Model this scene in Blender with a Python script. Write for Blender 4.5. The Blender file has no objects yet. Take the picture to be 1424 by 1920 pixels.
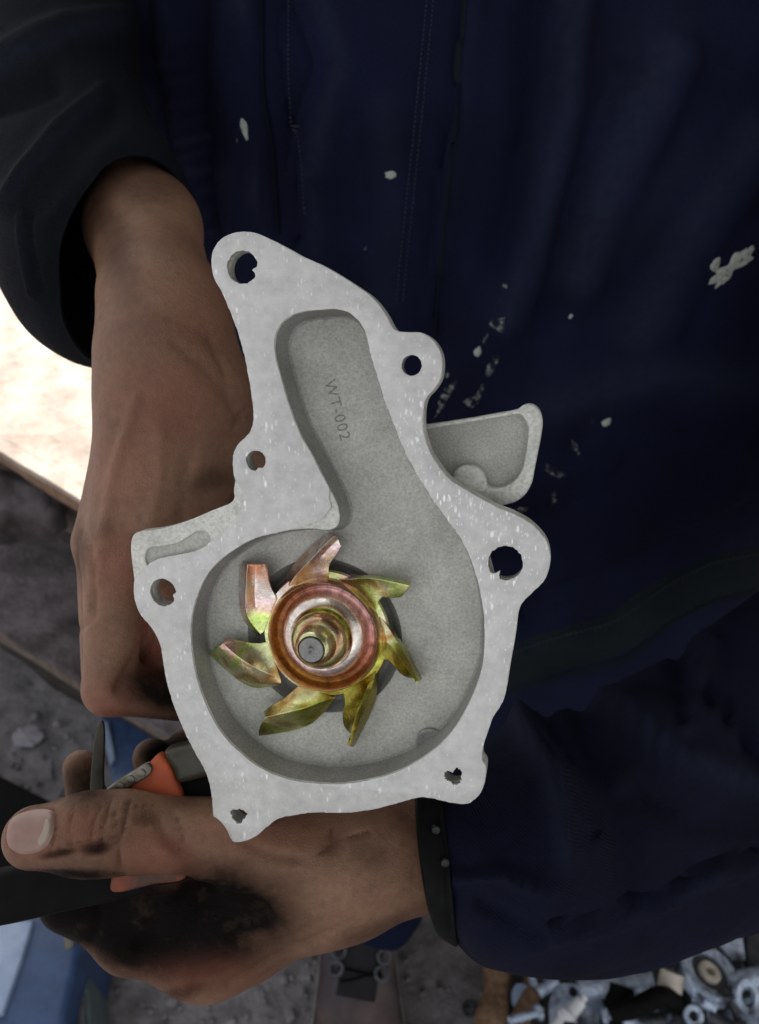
import bpy, bmesh, math, random
import numpy as np
from mathutils import Vector, Matrix, noise
from mathutils.bvhtree import BVHTree
random.seed(7); rng = np.random.default_rng(7)
S = bpy.context.scene
COL = S.collection
# ------------------------------------------------------------------ camera, sky, sun, exposure
F = 1566.0                       # focal length in photo pixels (photo 1424 x 1920)
PITCH = math.radians(45)
CAM = np.array([0, 0, 1.05])
sn, cs = math.sin(PITCH), math.cos(PITCH)
R_ = np.array([1.0, 0, 0]); U_ = np.array([0, sn, cs]); W_ = np.array([0, cs, -sn])
cd = bpy.data.cameras.new('camera'); cam = bpy.data.objects.new('camera', cd); COL.objects.link(cam)
cam.location = CAM; cam.rotation_euler = (math.pi/2-PITCH, 0, 0)
cd.sensor_fit = 'VERTICAL'; cd.sensor_height = 24; cd.lens = 12*F/960
cd.clip_start = .01; cd.clip_end = 200
cd.dof.use_dof = True; cd.dof.focus_distance = .236; cd.dof.aperture_fstop = cd.lens/1.5
S.camera = cam
SUN_EL, SUN_ROT = math.radians(38), math.radians(15)
w = bpy.data.worlds.new('World'); S.world = w; w.use_nodes = True
nt = w.node_tree; bg = nt.nodes['Background']
sky = nt.nodes.new('ShaderNodeTexSky'); sky.sky_type = 'NISHITA'; sky.sun_disc = False
sky.sun_elevation = SUN_EL; sky.sun_rotation = SUN_ROT; sky.dust_density = 4; sky.ozone_density = .6
hs = nt.nodes.new('ShaderNodeHueSaturation'); hs.inputs['Saturation'].default_value = .09
nt.links.new(sky.outputs[0], hs.inputs['Color']); nt.links.new(hs.outputs[0], bg.inputs[0])
bg.inputs[1].default_value = .12
sl = bpy.data.lights.new('sun', 'SUN'); sl.energy = 4.5; sl.angle = math.radians(.5); sl.color = (1, .96, .91)
so = bpy.data.objects.new('sun', sl); COL.objects.link(so)
so.rotation_euler = (math.pi/2-SUN_EL, 0, math.pi-SUN_ROT)      # shines from +Y
S.view_settings.view_transform = 'Standard'; S.view_settings.look = 'None'
S.view_settings.exposure = 1.3; S.view_settings.gamma = 1
S.render.engine = 'CYCLES'

# ------------------------------------------------------------------ helpers
def C3(x, y, d):                 # photo pixel + distance -> camera space (right, up, forward)
    return np.array([(x-712)/F*d, -(y-960)/F*d, d])
def c2w(c): c = np.asarray(c, float); return CAM + c[..., 0:1]*R_ + c[..., 1:2]*U_ + c[..., 2:3]*W_
def P(x, y, d): return c2w(C3(x, y, d))
def w2px(p):
    q = np.asarray(p)-CAM; r = q@R_; u = q@U_; d = q@W_
    return 712+r/d*F, 960-u/d*F, d
def G(x, y, z):                  # where the sight line through a pixel meets the height z
    v = c2w(C3(x, y, 1))-CAM; t = (z-CAM[2])/v[2]; return CAM+v*t
def tag(o, label=None, cat=None, group=None, kind=None):
    if label: o['label'] = label
    if cat: o['category'] = cat
    if group: o['group'] = group
    if kind: o['kind'] = kind
    return o
def empty(name, loc=(0, 0, 0), mat=None):
    o = bpy.data.objects.new(name, None); COL.objects.link(o); o.empty_display_size = .02
    if mat is not None: o.matrix_world = mat
    else: o.location = loc
    return o
def link(name, me, mat=None, parent=None, smooth=True):
    o = bpy.data.objects.new(name, me); COL.objects.link(o)
    if mat is not None:
        me.materials.clear(); me.materials.append(mat)
    if parent is not None: o.parent = parent
    if smooth and len(me.polygons): me.polygons.foreach_set('use_smooth', [True]*len(me.polygons))
    return o
def mesh(name, vs, fs):
    me = bpy.data.meshes.new(name); me.from_pydata([tuple(map(float, v)) for v in vs], [], [tuple(map(int, f)) for f in fs]); me.update(); return me
def fixn(me):
    b = bmesh.new(); b.from_mesh(me); bmesh.ops.recalc_face_normals(b, faces=b.faces); b.to_mesh(me); b.free(); return me
def auto(me, deg=35):
    b = bmesh.new(); b.from_mesh(me)
    for f in b.faces: f.smooth = True
    for e in b.edges:
        if len(e.link_faces) == 2 and e.calc_face_angle(0) > math.radians(deg): e.smooth = False
    b.to_mesh(me); b.free(); return me
def smooth_loop(pts, n=5, closed=True):
    pts = [np.array(p, float) for p in pts]; N = len(pts); out = []
    for i in range(N if closed else N-1):
        g = (lambda k: pts[k % N]) if closed else (lambda k: pts[min(max(k, 0), N-1)])
        p0, p1, p2, p3 = g(i-1), g(i), g(i+1), g(i+2)
        for k in range(n):
            t = k/n
            out.append(.5*((2*p1)+(-p0+p2)*t+(2*p0-5*p1+4*p2-p3)*t*t+(-p0+3*p1-3*p2+p3)*t**3))
    if not closed: out.append(pts[-1])
    return np.array(out)
def area(p): x, y = p[:, 0], p[:, 1]; return .5*np.sum(x*np.roll(y, -1)-y*np.roll(x, -1))
def offset(p, d):                # d > 0 grows the loop
    p = np.asarray(p)[:, :2]; t = np.roll(p, -1, 0)-np.roll(p, 1, 0); t /= np.linalg.norm(t, axis=1)[:, None]+1e-12
    n = np.stack([t[:, 1], -t[:, 0]], 1)*(1 if area(p) > 0 else -1)
    return p+n*d
def jitter(p, a, smooth=2):
    r = rng.normal(0, 1, len(p))
    for _ in range(smooth): r = (np.roll(r, 1)+r*2+np.roll(r, -1))/4
    p = np.asarray(p)[:, :2]; t = np.roll(p, -1, 0)-np.roll(p, 1, 0); t /= np.linalg.norm(t, axis=1)[:, None]+1e-12
    return p+np.stack([t[:, 1], -t[:, 0]], 1)*(r*a)[:, None]
def resample(p, step):
    p = np.asarray(p)[:, :2]; q = np.vstack([p, p[:1]]); s = np.r_[0, np.cumsum(np.linalg.norm(np.diff(q, axis=0), axis=1))]
    n = max(8, int(s[-1]/step)); t = np.linspace(0, s[-1], n, endpoint=False)
    return np.stack([np.interp(t, s, q[:, 0]), np.interp(t, s, q[:, 1])], 1)
def circ(c, r, n=40, j=0):
    a = np.linspace(0, 2*math.pi, n, endpoint=False); rr = r*(1+j*rng.normal(0, 1, n))
    return np.stack([c[0]+rr*np.cos(a), c[1]+rr*np.sin(a)], 1)
def plate(loops, z0, z1, bevel=0, res=2):     # solid plate from z0 up to z1 with the first loop outside, the rest holes
    cu = bpy.data.curves.new('tmp', 'CURVE'); cu.dimensions = '2D'; cu.fill_mode = 'BOTH'
    cu.extrude = max((z1-z0)/2-bevel, 1e-5); cu.bevel_depth = bevel; cu.bevel_resolution = res; cu.offset = -bevel
    for L in loops:
        sp = cu.splines.new('POLY'); sp.points.add(len(L)-1)
        for k, q in enumerate(L): sp.points[k].co = (q[0], q[1], 0, 1)
        sp.use_cyclic_u = True
    o = bpy.data.objects.new('tmp', cu); COL.objects.link(o)
    dg = bpy.context.evaluated_depsgraph_get(); dg.update()
    me = bpy.data.meshes.new_from_object(o.evaluated_get(dg)); bpy.data.objects.remove(o); bpy.data.curves.remove(cu)
    me.transform(Matrix.Translation((0, 0, (z0+z1)/2)))
    b = bmesh.new(); b.from_mesh(me); bmesh.ops.remove_doubles(b, verts=b.verts, dist=1e-6); bmesh.ops.recalc_face_normals(b, faces=b.faces); b.to_mesh(me); b.free()
    return auto(me, 30)
def join(mes):
    b = bmesh.new()
    for m in mes: b.from_mesh(m)
    me = bpy.data.meshes.new('joined'); b.to_mesh(me); b.free(); return me
def lathe(prof, n=64, c=(0, 0)):
    vs = []; fs = []; m = len(prof)
    for i in range(n):
        a = 2*math.pi*i/n
        for r, z in prof: vs.append((c[0]+r*math.cos(a), c[1]+r*math.sin(a), z))
    for i in range(n):
        for j in range(m-1):
            a, b_ = i*m+j, ((i+1) % n)*m+j
            fs.append((a, b_, b_+1, a+1))
    me = mesh('lathe', vs, fs); b = bmesh.new(); b.from_mesh(me); bmesh.ops.remove_doubles(b, verts=b.verts, dist=1e-7); bmesh.ops.recalc_face_normals(b, faces=b.faces); b.to_mesh(me); b.free()
    return auto(me, 40)
def lines_dist(x, y, pl):
    pl = np.array(pl, float); best = np.full(x.shape, 1e9)
    for a, b in zip(pl[:-1], pl[1:]):
        ab = b-a; L = (ab**2).sum()+1e-9; t = np.clip(((x-a[0])*ab[0]+(y-a[1])*ab[1])/L, 0, 1)
        best = np.minimum(best, np.hypot(x-a[0]-t*ab[0], y-a[1]-t*ab[1]))
    return best
def fbm(x, y, z, oct=3):
    return noise.fractal(Vector((x, y, z)), 1.0, 2.0, oct)

# ------------------------------------------------------------------ materials
def nm(name):
    m = bpy.data.materials.new(name); m.use_nodes = True; t = m.node_tree; return m, t, t.nodes['Principled BSDF']
def N(t, typ, **kw):
    n = t.nodes.new(typ)
    for k, v in kw.items():
        if hasattr(n, k): setattr(n, k, v)
    return n
def tex(t, scale, typ='ShaderNodeTexNoise', vec=None, detail=4, rough=.6, stretch=None, rot=None):
    n = t.nodes.new(typ); n.inputs['Scale'].default_value = scale
    if typ == 'ShaderNodeTexNoise': n.inputs['Detail'].default_value = detail; n.inputs['Roughness'].default_value = rough
    tc = t.nodes.new('ShaderNodeTexCoord'); src = tc.outputs['Object']
    if stretch or rot:
        mp = t.nodes.new('ShaderNodeMapping'); t.links.new(src, mp.inputs[0])
        if stretch: mp.inputs['Scale'].default_value = stretch
        if rot: mp.inputs['Rotation'].default_value = rot
        src = mp.outputs[0]
    t.links.new(src, n.inputs['Vector']); return n
def ramp(t, src, stops):
    r = t.nodes.new('ShaderNodeValToRGB'); e = r.color_ramp.elements
    while len(e) < len(stops): e.new(.5)
    for k, (p, c) in enumerate(stops):
        e[k].position = p; e[k].color = (c, c, c, 1) if isinstance(c, (int, float)) else (*c, 1)
    t.links.new(src, r.inputs[0]); return r
def mix(t, fac, a, b, mode='MIX'):
    m = t.nodes.new('ShaderNodeMix'); m.data_type = 'RGBA'; m.blend_type = mode
    for ix, v in ((0, fac), (6, a), (7, b)):
        s = m.inputs[ix]
        if hasattr(v, 'is_linked'): t.links.new(v, s)
        elif isinstance(v, (int, float)): s.default_value = v if ix == 0 else (v, v, v, 1)
        else: s.default_value = (*v, 1)
    return m.outputs[2]
def bump(t, bs, src, strength, dist, prev=None):
    b = t.nodes.new('ShaderNodeBump'); b.inputs['Strength'].default_value = strength; b.inputs['Distance'].default_value = dist
    t.links.new(src, b.inputs['Height'])
    if prev is not None: t.links.new(prev, b.inputs['Normal'])
    t.links.new(b.outputs[0], bs.inputs['Normal']); return b.outputs[0]
def simple(name, ca, cb, scale, rough=.6, metal=0, bs=.3, bd=.0003, detail=4, stretch=None, stain=None, bscale=None):
    m, t, s = nm(name); n = tex(t, scale, detail=detail, stretch=stretch)
    c = ramp(t, n.outputs[0], [(.3, ca), (.7, cb)]).outputs[0]
    if stain:
        n2 = tex(t, scale*.15, detail=6); k = ramp(t, n2.outputs[0], [(stain[1], 0), (stain[1]+.12, 1)]).outputs[0]; c = mix(t, k, c, stain[0])
    t.links.new(c, s.inputs['Base Color']); s.inputs['Roughness'].default_value = rough; s.inputs['Metallic'].default_value = metal
    n3 = tex(t, bscale or scale*2, detail=5); bump(t, s, n3.outputs[0], bs, bd); return m

# die-cast aluminium
def cast(name, ca, cb, rough=.5, grain=1450):
    m, t, s = nm(name)
    g = tex(t, grain, detail=3, rough=.7); big = tex(t, 70, detail=5)
    c = ramp(t, g.outputs[0], [(.32, tuple(v*.90 for v in ca)), (.70, tuple(v*1.0 for v in cb))]).outputs[0]
    k = ramp(t, big.outputs[0], [(.35, .82), (.65, 1.06)]).outputs[0]
    c = mix(t, 1.0, c, k, 'MULTIPLY')
    st = tex(t, 160, detail=7, rough=.75); sk = ramp(t, st.outputs[0], [(.62, 0), (.72, .6)]).outputs[0]
    c = mix(t, sk, c, (.14, .14, .125))
    t.links.new(c, s.inputs['Base Color']); s.inputs['Roughness'].default_value = rough; s.inputs['Metallic'].default_value = .35
    p = bump(t, s, g.outputs[0], .7, .00022); mid = tex(t, 330, detail=4); bump(t, s, mid.outputs[0], .35, .0004, p); return m
M_cast = cast('cast_aluminium', (.40, .398, .365), (.58, .578, .53))
M_rim = cast('bright_aluminium', (.56, .57, .52), (.78, .78, .72), .42, 900)
# fibre gasket, its glints painted on as white flecks
def gasket_mat():
    m, t, s = nm('silvery_gasket')
    n = tex(t, 260, detail=6, rough=.65); n2 = tex(t, 40, detail=4)
    c = ramp(t, n.outputs[0], [(.25, (.53, .535, .52)), (.75, (.74, .74, .72))]).outputs[0]
    c = mix(t, 1.0, c, ramp(t, n2.outputs[0], [(.3, .88), (.7, 1.05)]).outputs[0], 'MULTIPLY')
    d = tex(t, 110, detail=8, rough=.7, stretch=(1, 1.6, 1)); dk = ramp(t, d.outputs[0], [(.70, 0), (.76, .6)]).outputs[0]
    c = mix(t, dk, c, (.22, .21, .2))
    # painted glints: stretched cells, few of them white, denser in the streaky patches
    tc = t.nodes.new('ShaderNodeTexCoord'); vm = t.nodes.new('ShaderNodeVectorMath'); vm.operation = 'DISTANCE'; t.links.new(tc.outputs['Object'], vm.inputs[0]); vm.inputs[1].default_value = (.038, .030, 0)
    near = ramp(t, vm.outputs['Value'], [(.006, .46), (.042, 0)]).outputs[0]
    patch = tex(t, 75, detail=4); pa = t.nodes.new('ShaderNodeMath'); pa.operation = 'ADD'; t.links.new(patch.outputs[0], pa.inputs[0]); t.links.new(near, pa.inputs[1])
    mk = None
    for sc, ang, stc in ((760, -32, .40), (1150, -12, .30), (1700, -24, .5)):
        v = tex(t, sc, 'ShaderNodeTexVoronoi', rot=(0, 0, math.radians(ang)), stretch=(1, stc, 1))
        sep = t.nodes.new('ShaderNodeSeparateColor'); t.links.new(v.outputs['Color'], sep.inputs[0])
        wob = t.nodes.new('ShaderNodeMath'); wob.operation = 'MULTIPLY_ADD'; t.links.new(sep.outputs[1], wob.inputs[0]); wob.inputs[1].default_value = .22; t.links.new(v.outputs['Distance'], wob.inputs[2])
        dist = ramp(t, wob.outputs[0], [(.22, 1), (.36, 0)]).outputs[0]
        gt = t.nodes.new('ShaderNodeMath'); gt.operation = 'ADD'; t.links.new(sep.outputs[0], gt.inputs[0]); t.links.new(pa.outputs[0], gt.inputs[1])
        hf = t.nodes.new('ShaderNodeMath'); hf.operation = 'MULTIPLY'; t.links.new(gt.outputs[0], hf.inputs[0]); hf.inputs[1].default_value = .5
        pick = ramp(t, hf.outputs[0], [(.655, 0), (.71, 1)]).outputs[0]
        q = mix(t, 1.0, dist, pick, 'MULTIPLY'); mk = q if mk is None else mix(t, 1.0, mk, q, 'ADD')
    c = mix(t, mk, c, (1, 1, 1))
    t.links.new(c, s.inputs['Base Color'])
    rr = mix(t, mk, (.40,)*3, (.15,)*3); t.links.new(rr, s.inputs['Roughness'])
    s.inputs['Metallic'].default_value = .15
    p = bump(t, s, n.outputs[0], .7, .0003); n5 = tex(t, 900, detail=4); p = bump(t, s, n5.outputs[0], .5, .00012, p); bump(t, s, n2.outputs[0], .3, .0006, p)
    return m
M_gask = gasket_mat()
# yellow zinc plating, iridescent
def zinc(name='yellow_zinc_plate', hub=False):
    m, t, s = nm(name)
    def mth(op, a, b=None):
        n = t.nodes.new('ShaderNodeMath'); n.operation = op
        for i, v in enumerate((a, b)):
            if v is None: continue
            if hasattr(v, 'is_linked'): t.links.new(v, n.inputs[i])
            else: n.inputs[i].default_value = v
        return n.outputs[0]
    tc = t.nodes.new('ShaderNodeTexCoord'); sp = t.nodes.new('ShaderNodeSeparateXYZ'); t.links.new(tc.outputs['Object'], sp.inputs[0])
    dx = mth('SUBTRACT', sp.outputs[0], float(IC[0])); dy = mth('SUBTRACT', sp.outputs[1], float(IC[1]))
    r = mth('SQRT', mth('ADD', mth('MULTIPLY', dx, dx), mth('MULTIPLY', dy, dy)))
    n = tex(t, 55 if hub else 62, detail=1.5, rough=.45); n.inputs['Distortion'].default_value = .5
    if hub:
        f = mth('ADD', mth('DIVIDE', r, .0165), mth('MULTIPLY', mth('SUBTRACT', n.outputs[0], .5), .18))
        c = ramp(t, f, [(.24, (.74, .72, .40)), (.30, (.42, .20, .11)), (.38, (.70, .52, .30)), (.45, (.60, .66, .26)), (.50, (.40, .20, .13)), (.57, (1.0, .94, .82)), (.65, (.95, .84, .78)), (.75, (.86, .62, .62)), (.83, (.56, .34, .26)), (.93, (.46, .27, .13)), (1.0, (.70, .48, .22))]).outputs[0]
    else:
        f = mth('ADD', mth('MULTIPLY', mth('SUBTRACT', mth('MULTIPLY', dy, 1.0), mth('MULTIPLY', dx, .45)), 12.0), mth('ADD', .18, mth('MULTIPLY', n.outputs[0], .75)))
        c = ramp(t, f, [(.20, (.34, .28, .05)), (.30, (.52, .56, .12)), (.38, (.86, .84, .40)), (.45, (.56, .34, .12)), (.52, (.92, .86, .54)), (.60, (.62, .80, .22)), (.66, (.92, .70, .48)), (.74, (.92, .66, .66)), (.82, (.98, .90, .84)), (.92, (.80, .52, .40))]).outputs[0]
    n2 = tex(t, 420, detail=6, rough=.7); c = mix(t, 1.0, c, ramp(t, n2.outputs[0], [(.3, .62), (.7, 1.12)]).outputs[0], 'MULTIPLY')
    t.links.new(c, s.inputs['Base Color']); s.inputs['Metallic'].default_value = 1
    rg = ramp(t, n2.outputs[0], [(.3, .34), (.7, .17)]); t.links.new(rg.outputs[0], s.inputs['Roughness'])
    n3 = tex(t, 160, detail=3); p = bump(t, s, n3.outputs[0], .5, .0006); bump(t, s, n2.outputs[0], .3, .0001, p); return m
IC = (-.0052, -.0066)
M_zinc = zinc(); M_zinc2 = zinc('yellow_zinc_hub', True)
M_steel = simple('ground_steel', (.17, .17, .165), (.27, .27, .26), 900, .38, .9, .3, .0001)
def fabric(name, ca, cb, rot, twill=2600, bs=.35):
    m, t, s = nm(name); n = tex(t, 18, detail=5); n2 = tex(t, 1500, detail=2)
    c = ramp(t, n.outputs[0], [(.3, ca), (.7, cb)]).outputs[0]
    c = mix(t, 1.0, c, ramp(t, n2.outputs[0], [(.3, .6), (.7, 1.35)]).outputs[0], 'MULTIPLY')
    at = t.nodes.new('ShaderNodeAttribute'); at.attribute_name = 'fold_light'; wn = tex(t, 220, detail=4); wm = t.nodes.new('ShaderNodeMath'); wm.operation = 'MULTIPLY'; t.links.new(at.outputs['Fac'], wm.inputs[0]); t.links.new(wn.outputs[0], wm.inputs[1])
    c = mix(t, wm.outputs[0], c, (.019, .024, .048))  # light caught by fold ridges, painted as paler cloth
    t.links.new(c, s.inputs['Base Color']); s.inputs['Roughness'].default_value = .85
    s.inputs['Specular IOR Level'].default_value = .15
    wv = tex(t, twill/6, 'ShaderNodeTexWave', rot=rot); wv.bands_direction = 'DIAGONAL'; wv.inputs['Distortion'].default_value = 1.5; wv.inputs['Detail'].default_value = 1
    p = bump(t, s, wv.outputs[1], bs, .0004)
    n3 = tex(t, 60, detail=4); bump(t, s, n3.outputs[0], .35, .004, p); return m
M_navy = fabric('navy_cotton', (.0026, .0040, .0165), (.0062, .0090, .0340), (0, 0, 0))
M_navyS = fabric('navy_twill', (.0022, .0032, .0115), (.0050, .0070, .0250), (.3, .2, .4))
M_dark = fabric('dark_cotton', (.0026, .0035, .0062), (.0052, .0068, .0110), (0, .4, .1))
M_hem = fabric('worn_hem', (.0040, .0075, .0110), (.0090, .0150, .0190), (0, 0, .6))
M_cuff = simple('black_cuff', (.0025, .003, .003), (.006, .007, .007), 300, .7); M_cuff.node_tree.nodes['Principled BSDF'].inputs['Specular IOR Level'].default_value = .15
M_paint = simple('dried_paint', (.28, .31, .29), (.50, .54, .49), 500, .7, stain=None)
M_paintT = simple('faded_paint', (.10, .12, .12), (.26, .28, .27), 500, .8)
def flaky(m, lo_, hi_, sc):
    t = m.node_tree; s = t.nodes['Principled BSDF']; n = tex(t, sc, detail=6, rough=.7); r = ramp(t, n.outputs[0], [(lo_, 0), (hi_, 1)]); t.links.new(r.outputs[0], s.inputs['Alpha'])
flaky(M_paintT, .46, .62, 260); flaky(M_paint, .30, .42, 260)
M_snap = simple('dull_snap', (.015, .017, .017), (.05, .055, .055), 500, .4, .8)
def skin_mat():
    m, t, s = nm('weathered_skin')
    n = tex(t, 28, detail=5); n2 = tex(t, 420, detail=4); n3 = tex(t, 120, detail=6, rough=.7)
    c = ramp(t, n.outputs[0], [(.28, (.175, .086, .056)), (.5, (.235, .125, .078)), (.72, (.295, .165, .105))]).outputs[0]
    c = mix(t, 1.0, c, ramp(t, n2.outputs[0], [(.3, .84), (.7, 1.1)]).outputs[0], 'MULTIPLY')
    at = t.nodes.new('ShaderNodeAttribute'); at.attribute_name = 'grime_shade'
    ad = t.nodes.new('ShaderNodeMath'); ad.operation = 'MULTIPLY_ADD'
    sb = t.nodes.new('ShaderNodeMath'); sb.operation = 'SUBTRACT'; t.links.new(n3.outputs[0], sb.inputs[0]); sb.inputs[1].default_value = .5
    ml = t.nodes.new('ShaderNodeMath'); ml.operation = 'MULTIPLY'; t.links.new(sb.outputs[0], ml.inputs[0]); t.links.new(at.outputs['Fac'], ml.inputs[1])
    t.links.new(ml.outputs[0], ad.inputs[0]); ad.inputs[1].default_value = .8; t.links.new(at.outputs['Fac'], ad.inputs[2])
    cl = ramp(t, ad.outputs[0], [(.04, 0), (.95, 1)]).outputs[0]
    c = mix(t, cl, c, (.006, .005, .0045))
    # general dirt in the pores
    d2 = ramp(t, n3.outputs[0], [(.56, 0), (.72, .38)]).outputs[0]; c = mix(t, d2, c, (.07, .045, .03))
    sr = ramp(t, cl, [(0, .35), (.8, .04)]); t.links.new(sr.outputs[0], s.inputs['Specular IOR Level'])
    ar = t.nodes.new('ShaderNodeAttribute'); ar.attribute_name = 'ruddy'
    c = mix(t, ar.outputs['Fac'], c, (.30, .105, .07))
    t.links.new(c, s.inputs['Base Color']); s.inputs['Roughness'].default_value = .52
    s.inputs['Specular IOR Level'].default_value = .35
    s.inputs['Subsurface Weight'].default_value = .12; s.inputs['Subsurface Radius'].default_value = (.004, .0015, .0008); s.inputs['Subsurface Scale'].default_value = 1
    v = tex(t, 900, 'ShaderNodeTexVoronoi'); v.feature = 'DISTANCE_TO_EDGE'
    vr = ramp(t, v.outputs['Distance'], [(0, 0), (.12, 1)])
    p = bump(t, s, vr.outputs[0], .5, .0002); p = bump(t, s, n3.outputs[0], .5, .0012, p); bump(t, s, n.outputs[0], .4, .004, p); return m
M_skin = skin_mat()
M_nail = simple('thumb_nail', (.25, .145, .115), (.34, .21, .17), 120, .35, 0, .15, .0002)
M_lun = simple('nail_pale', (.30, .24, .18), (.38, .31, .24), 200, .4, 0, .1, .0001)
M_orange = simple('orange_rubber', (.30, .050, .014), (.46, .085, .022), 150, .6, 0, .4, .0005, stain=((.07, .025, .012), .50))
M_black = simple('black_rubber', (.0015, .0018, .002), (.005, .005, .005), 200, .75); M_black.node_tree.nodes['Principled BSDF'].inputs['Specular IOR Level'].default_value = .12
M_olive = simple('grimy_handle', (.018, .018, .010), (.05, .046, .028), 180, .45)
M_metal = simple('dirty_metal', (.10, .09, .07), (.26, .24, .20), 260, .4, .8, .5, .0004)
M_conc = simple('sunlit_board', (.22, .175, .14), (.45, .385, .33), 20, .85, 0, .7, .004, detail=10, stain=((.17, .11, .07), .57), bscale=60)
M_stone = simple('grimy_stone', (.075, .062, .068), (.19, .165, .175), 30, .9, 0, .8, .006, detail=9, stain=((.03, .022, .02), .52), bscale=70)
M_ground = simple('dirty_concrete_ground', (.12, .112, .115), (.29, .275, .285), 38, .92, 0, .9, .006, detail=10, stain=((.08, .07, .066), .56), bscale=90)
M_ledge = simple('dusty_board', (.07, .048, .036), (.19, .15, .125), 30, .85, 0, .7, .003, detail=9, stretch=(3, 1, 1))
M_beam = simple('dark_beam', (.02, .016, .014), (.05, .042, .036), 40, .8, 0, .6, .003)
M_paper = simple('pale_scrap', (.22, .21, .24), (.34, .32, .36), 200, .8)
M_blue = simple('blue_plastic', (.018, .042, .11), (.035, .075, .18), 60, .45, 0, .2, .001, stain=((.10, .16, .26), .6))
M_pale = simple('pale_blue_plastic', (.20, .27, .42), (.33, .41, .56), 40, .5, 0, .2, .001)
M_tin = simple('grey_tin', (.10, .15, .16), (.18, .24, .25), 60, .4, .5, .2, .001)
M_leather = simple('brown_leather', (.034, .020, .017), (.105, .068, .058), 30, .6, 0, .6, .0015, detail=8, stain=((.028, .02, .03), .5))
M_sole = simple('pale_welt', (.25, .24, .23), (.42, .40, .38), 200, .7)
M_wood = simple('split_wood', (.10, .055, .03), (.28, .17, .10), 40, .75, 0, .7, .002, stretch=(4, 4, .6), detail=8)
M_alu = simple('scrap_aluminium', (.22, .29, .42), (.72, .82, .98), 130, .42, .5, .7, .002, detail=8, stain=((.05, .055, .075), .50))
M_iron = simple('oily_iron', (.03, .033, .04), (.10, .105, .12), 90, .45, .5, .5, .0015)
M_cer = simple('white_ceramic', (.70, .72, .76), (.85, .86, .88), 90, .3, 0, .1, .0005, stain=((.25, .24, .22), .6))
M_cream = simple('cream_tube', (.45, .40, .33), (.68, .63, .55), 60, .5, 0, .3, .001, stain=((.2, .13, .08), .58))
M_wall = simple('added_shade_wall', (.28, .26, .23), (.40, .38, .34), 5, .9, 0, .4, .01)  # for the unseen wall and roof added to shape the light

# ------------------------------------------------------------------ setting
def grid_box(name, corners_top, thick, mat, amp=.006, n=(26, 26, 5), freq=9, seed=0, **kw):
    """rough slab: four top corners (world), thickness downwards"""
    a, b, c, d = [np.array(q, float) for q in corners_top]
    bm = bmesh.new(); bmesh.ops.create_cube(bm, size=1)
    bmesh.ops.bevel(bm, geom=bm.edges[:], offset=.03, segments=2, affect='EDGES')
    bmesh.ops.subdivide_edges(bm, edges=bm.edges[:], cuts=n[0]//2, use_grid_fill=True)
    for v in bm.verts:
        s, t, q = v.co.x+.5, v.co.y+.5, v.co.z+.5
        p = (a*(1-s)+b*s)*(1-t)+(d*(1-s)+c*s)*t
        z = p[2]-(1-q)*thick
        o = noise.noise_vector(Vector((p[0]*freq+seed, p[1]*freq, z*freq)))*amp+noise.noise_vector(Vector((p[0]*freq*5+seed, p[1]*freq*5, z*freq*5)))*amp*.35
        v.co = (p[0]+o.x, p[1]+o.y, z+o.z)
    me = bpy.data.meshes.new(name); bm.to_mesh(me); bm.free(); fixn(me); auto(me, 50)
    return link(name, me, mat)
# ground sheet, finer near the boot
vs = []; fs = []; xs = np.r_[-30, -8, -3, np.linspace(-1.0, 1.0, 130), 3, 8, 30]; ys = np.r_[-30, -8, -2, np.linspace(-.3, 1.4, 110), 3, 8, 30]
for y in ys:
    for x in xs:
        z = 0
        if abs(x) <= 1 and -.3 <= y <= 1.4: z = .006*fbm(x*9, y*9, 0, 5)+.004*fbm(x*40, y*40, 3, 3)-.004
        vs.append((x, y, z))
nx = len(xs)
for j in range(len(ys)-1):
    for i in range(nx-1): fs.append((j*nx+i, j*nx+i+1, (j+1)*nx+i+1, (j+1)*nx+i))
tag(link('ground', mesh('ground', vs, fs), M_ground), kind='structure')
# gravel on the ground

bm = bmesh.new()
for k in range(420):
    px, py = random.uniform(120, 1000), random.uniform(1650, 2000)
    if k % 3 == 0: px, py = random.uniform(-60, 200), random.uniform(1330, 1700)
    p = G(px, py, 0); r = random.uniform(.0012, .0045)
    if k % 19 == 0: r = .008
    g = bmesh.ops.create_icosphere(bm, subdivisions=1, radius=r)
    for v in g['verts']: v.co = Vector(p)+Vector((v.co.x*random.uniform(.7, 1.4), v.co.y*random.uniform(.7, 1.3), v.co.z*.6+.001))
me = bpy.data.meshes.new('gravel'); bm.to_mesh(me); bm.free(); tag(link('gravel', me, M_ground), 'fine grit scattered over the grey ground', 'gravel', kind='stuff')

zt = .44
e0, e1 = G(0, 845, zt), G(165, 950, zt); dr = (e1-e0)/np.linalg.norm(e1-e0); pr = np.array([-dr[1], dr[0], 0])
if pr[1] < 0: pr = -pr
a = e0-dr*.7; b = e0+dr*.42
sl_ = grid_box('stone_slab', [a, b, b+pr*.55, a+pr*.55], .009, M_conc, .004, (40, 40, 5), 8, 1)
tag(sl_, 'sunlit cream weathered board slab along the left edge beside the hand', 'slab')
a2, b2 = e0-dr*.7+pr*.012-np.array([0, 0, .012]), e0+dr*.42+pr*.012-np.array([0, 0, .012])
tag(grid_box('edge_board', [a2-pr*.004, b2-pr*.004, b2+pr*.06, a2+pr*.06], .028, M_wood, .003, (30, 20, 4), 9, 14), 'brown wooden board edging the underside of the sunlit slab', 'board')
a2 = a2+pr*.075; b2 = b2+pr*.075
tag(grid_box('support_block', [a2, b2, b2+pr*.4, a2+pr*.4], .40, M_beam, .01, (24, 24, 5), 8, 4), 'dark block carrying the sunlit slab', 'block')
z2 = .20
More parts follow.
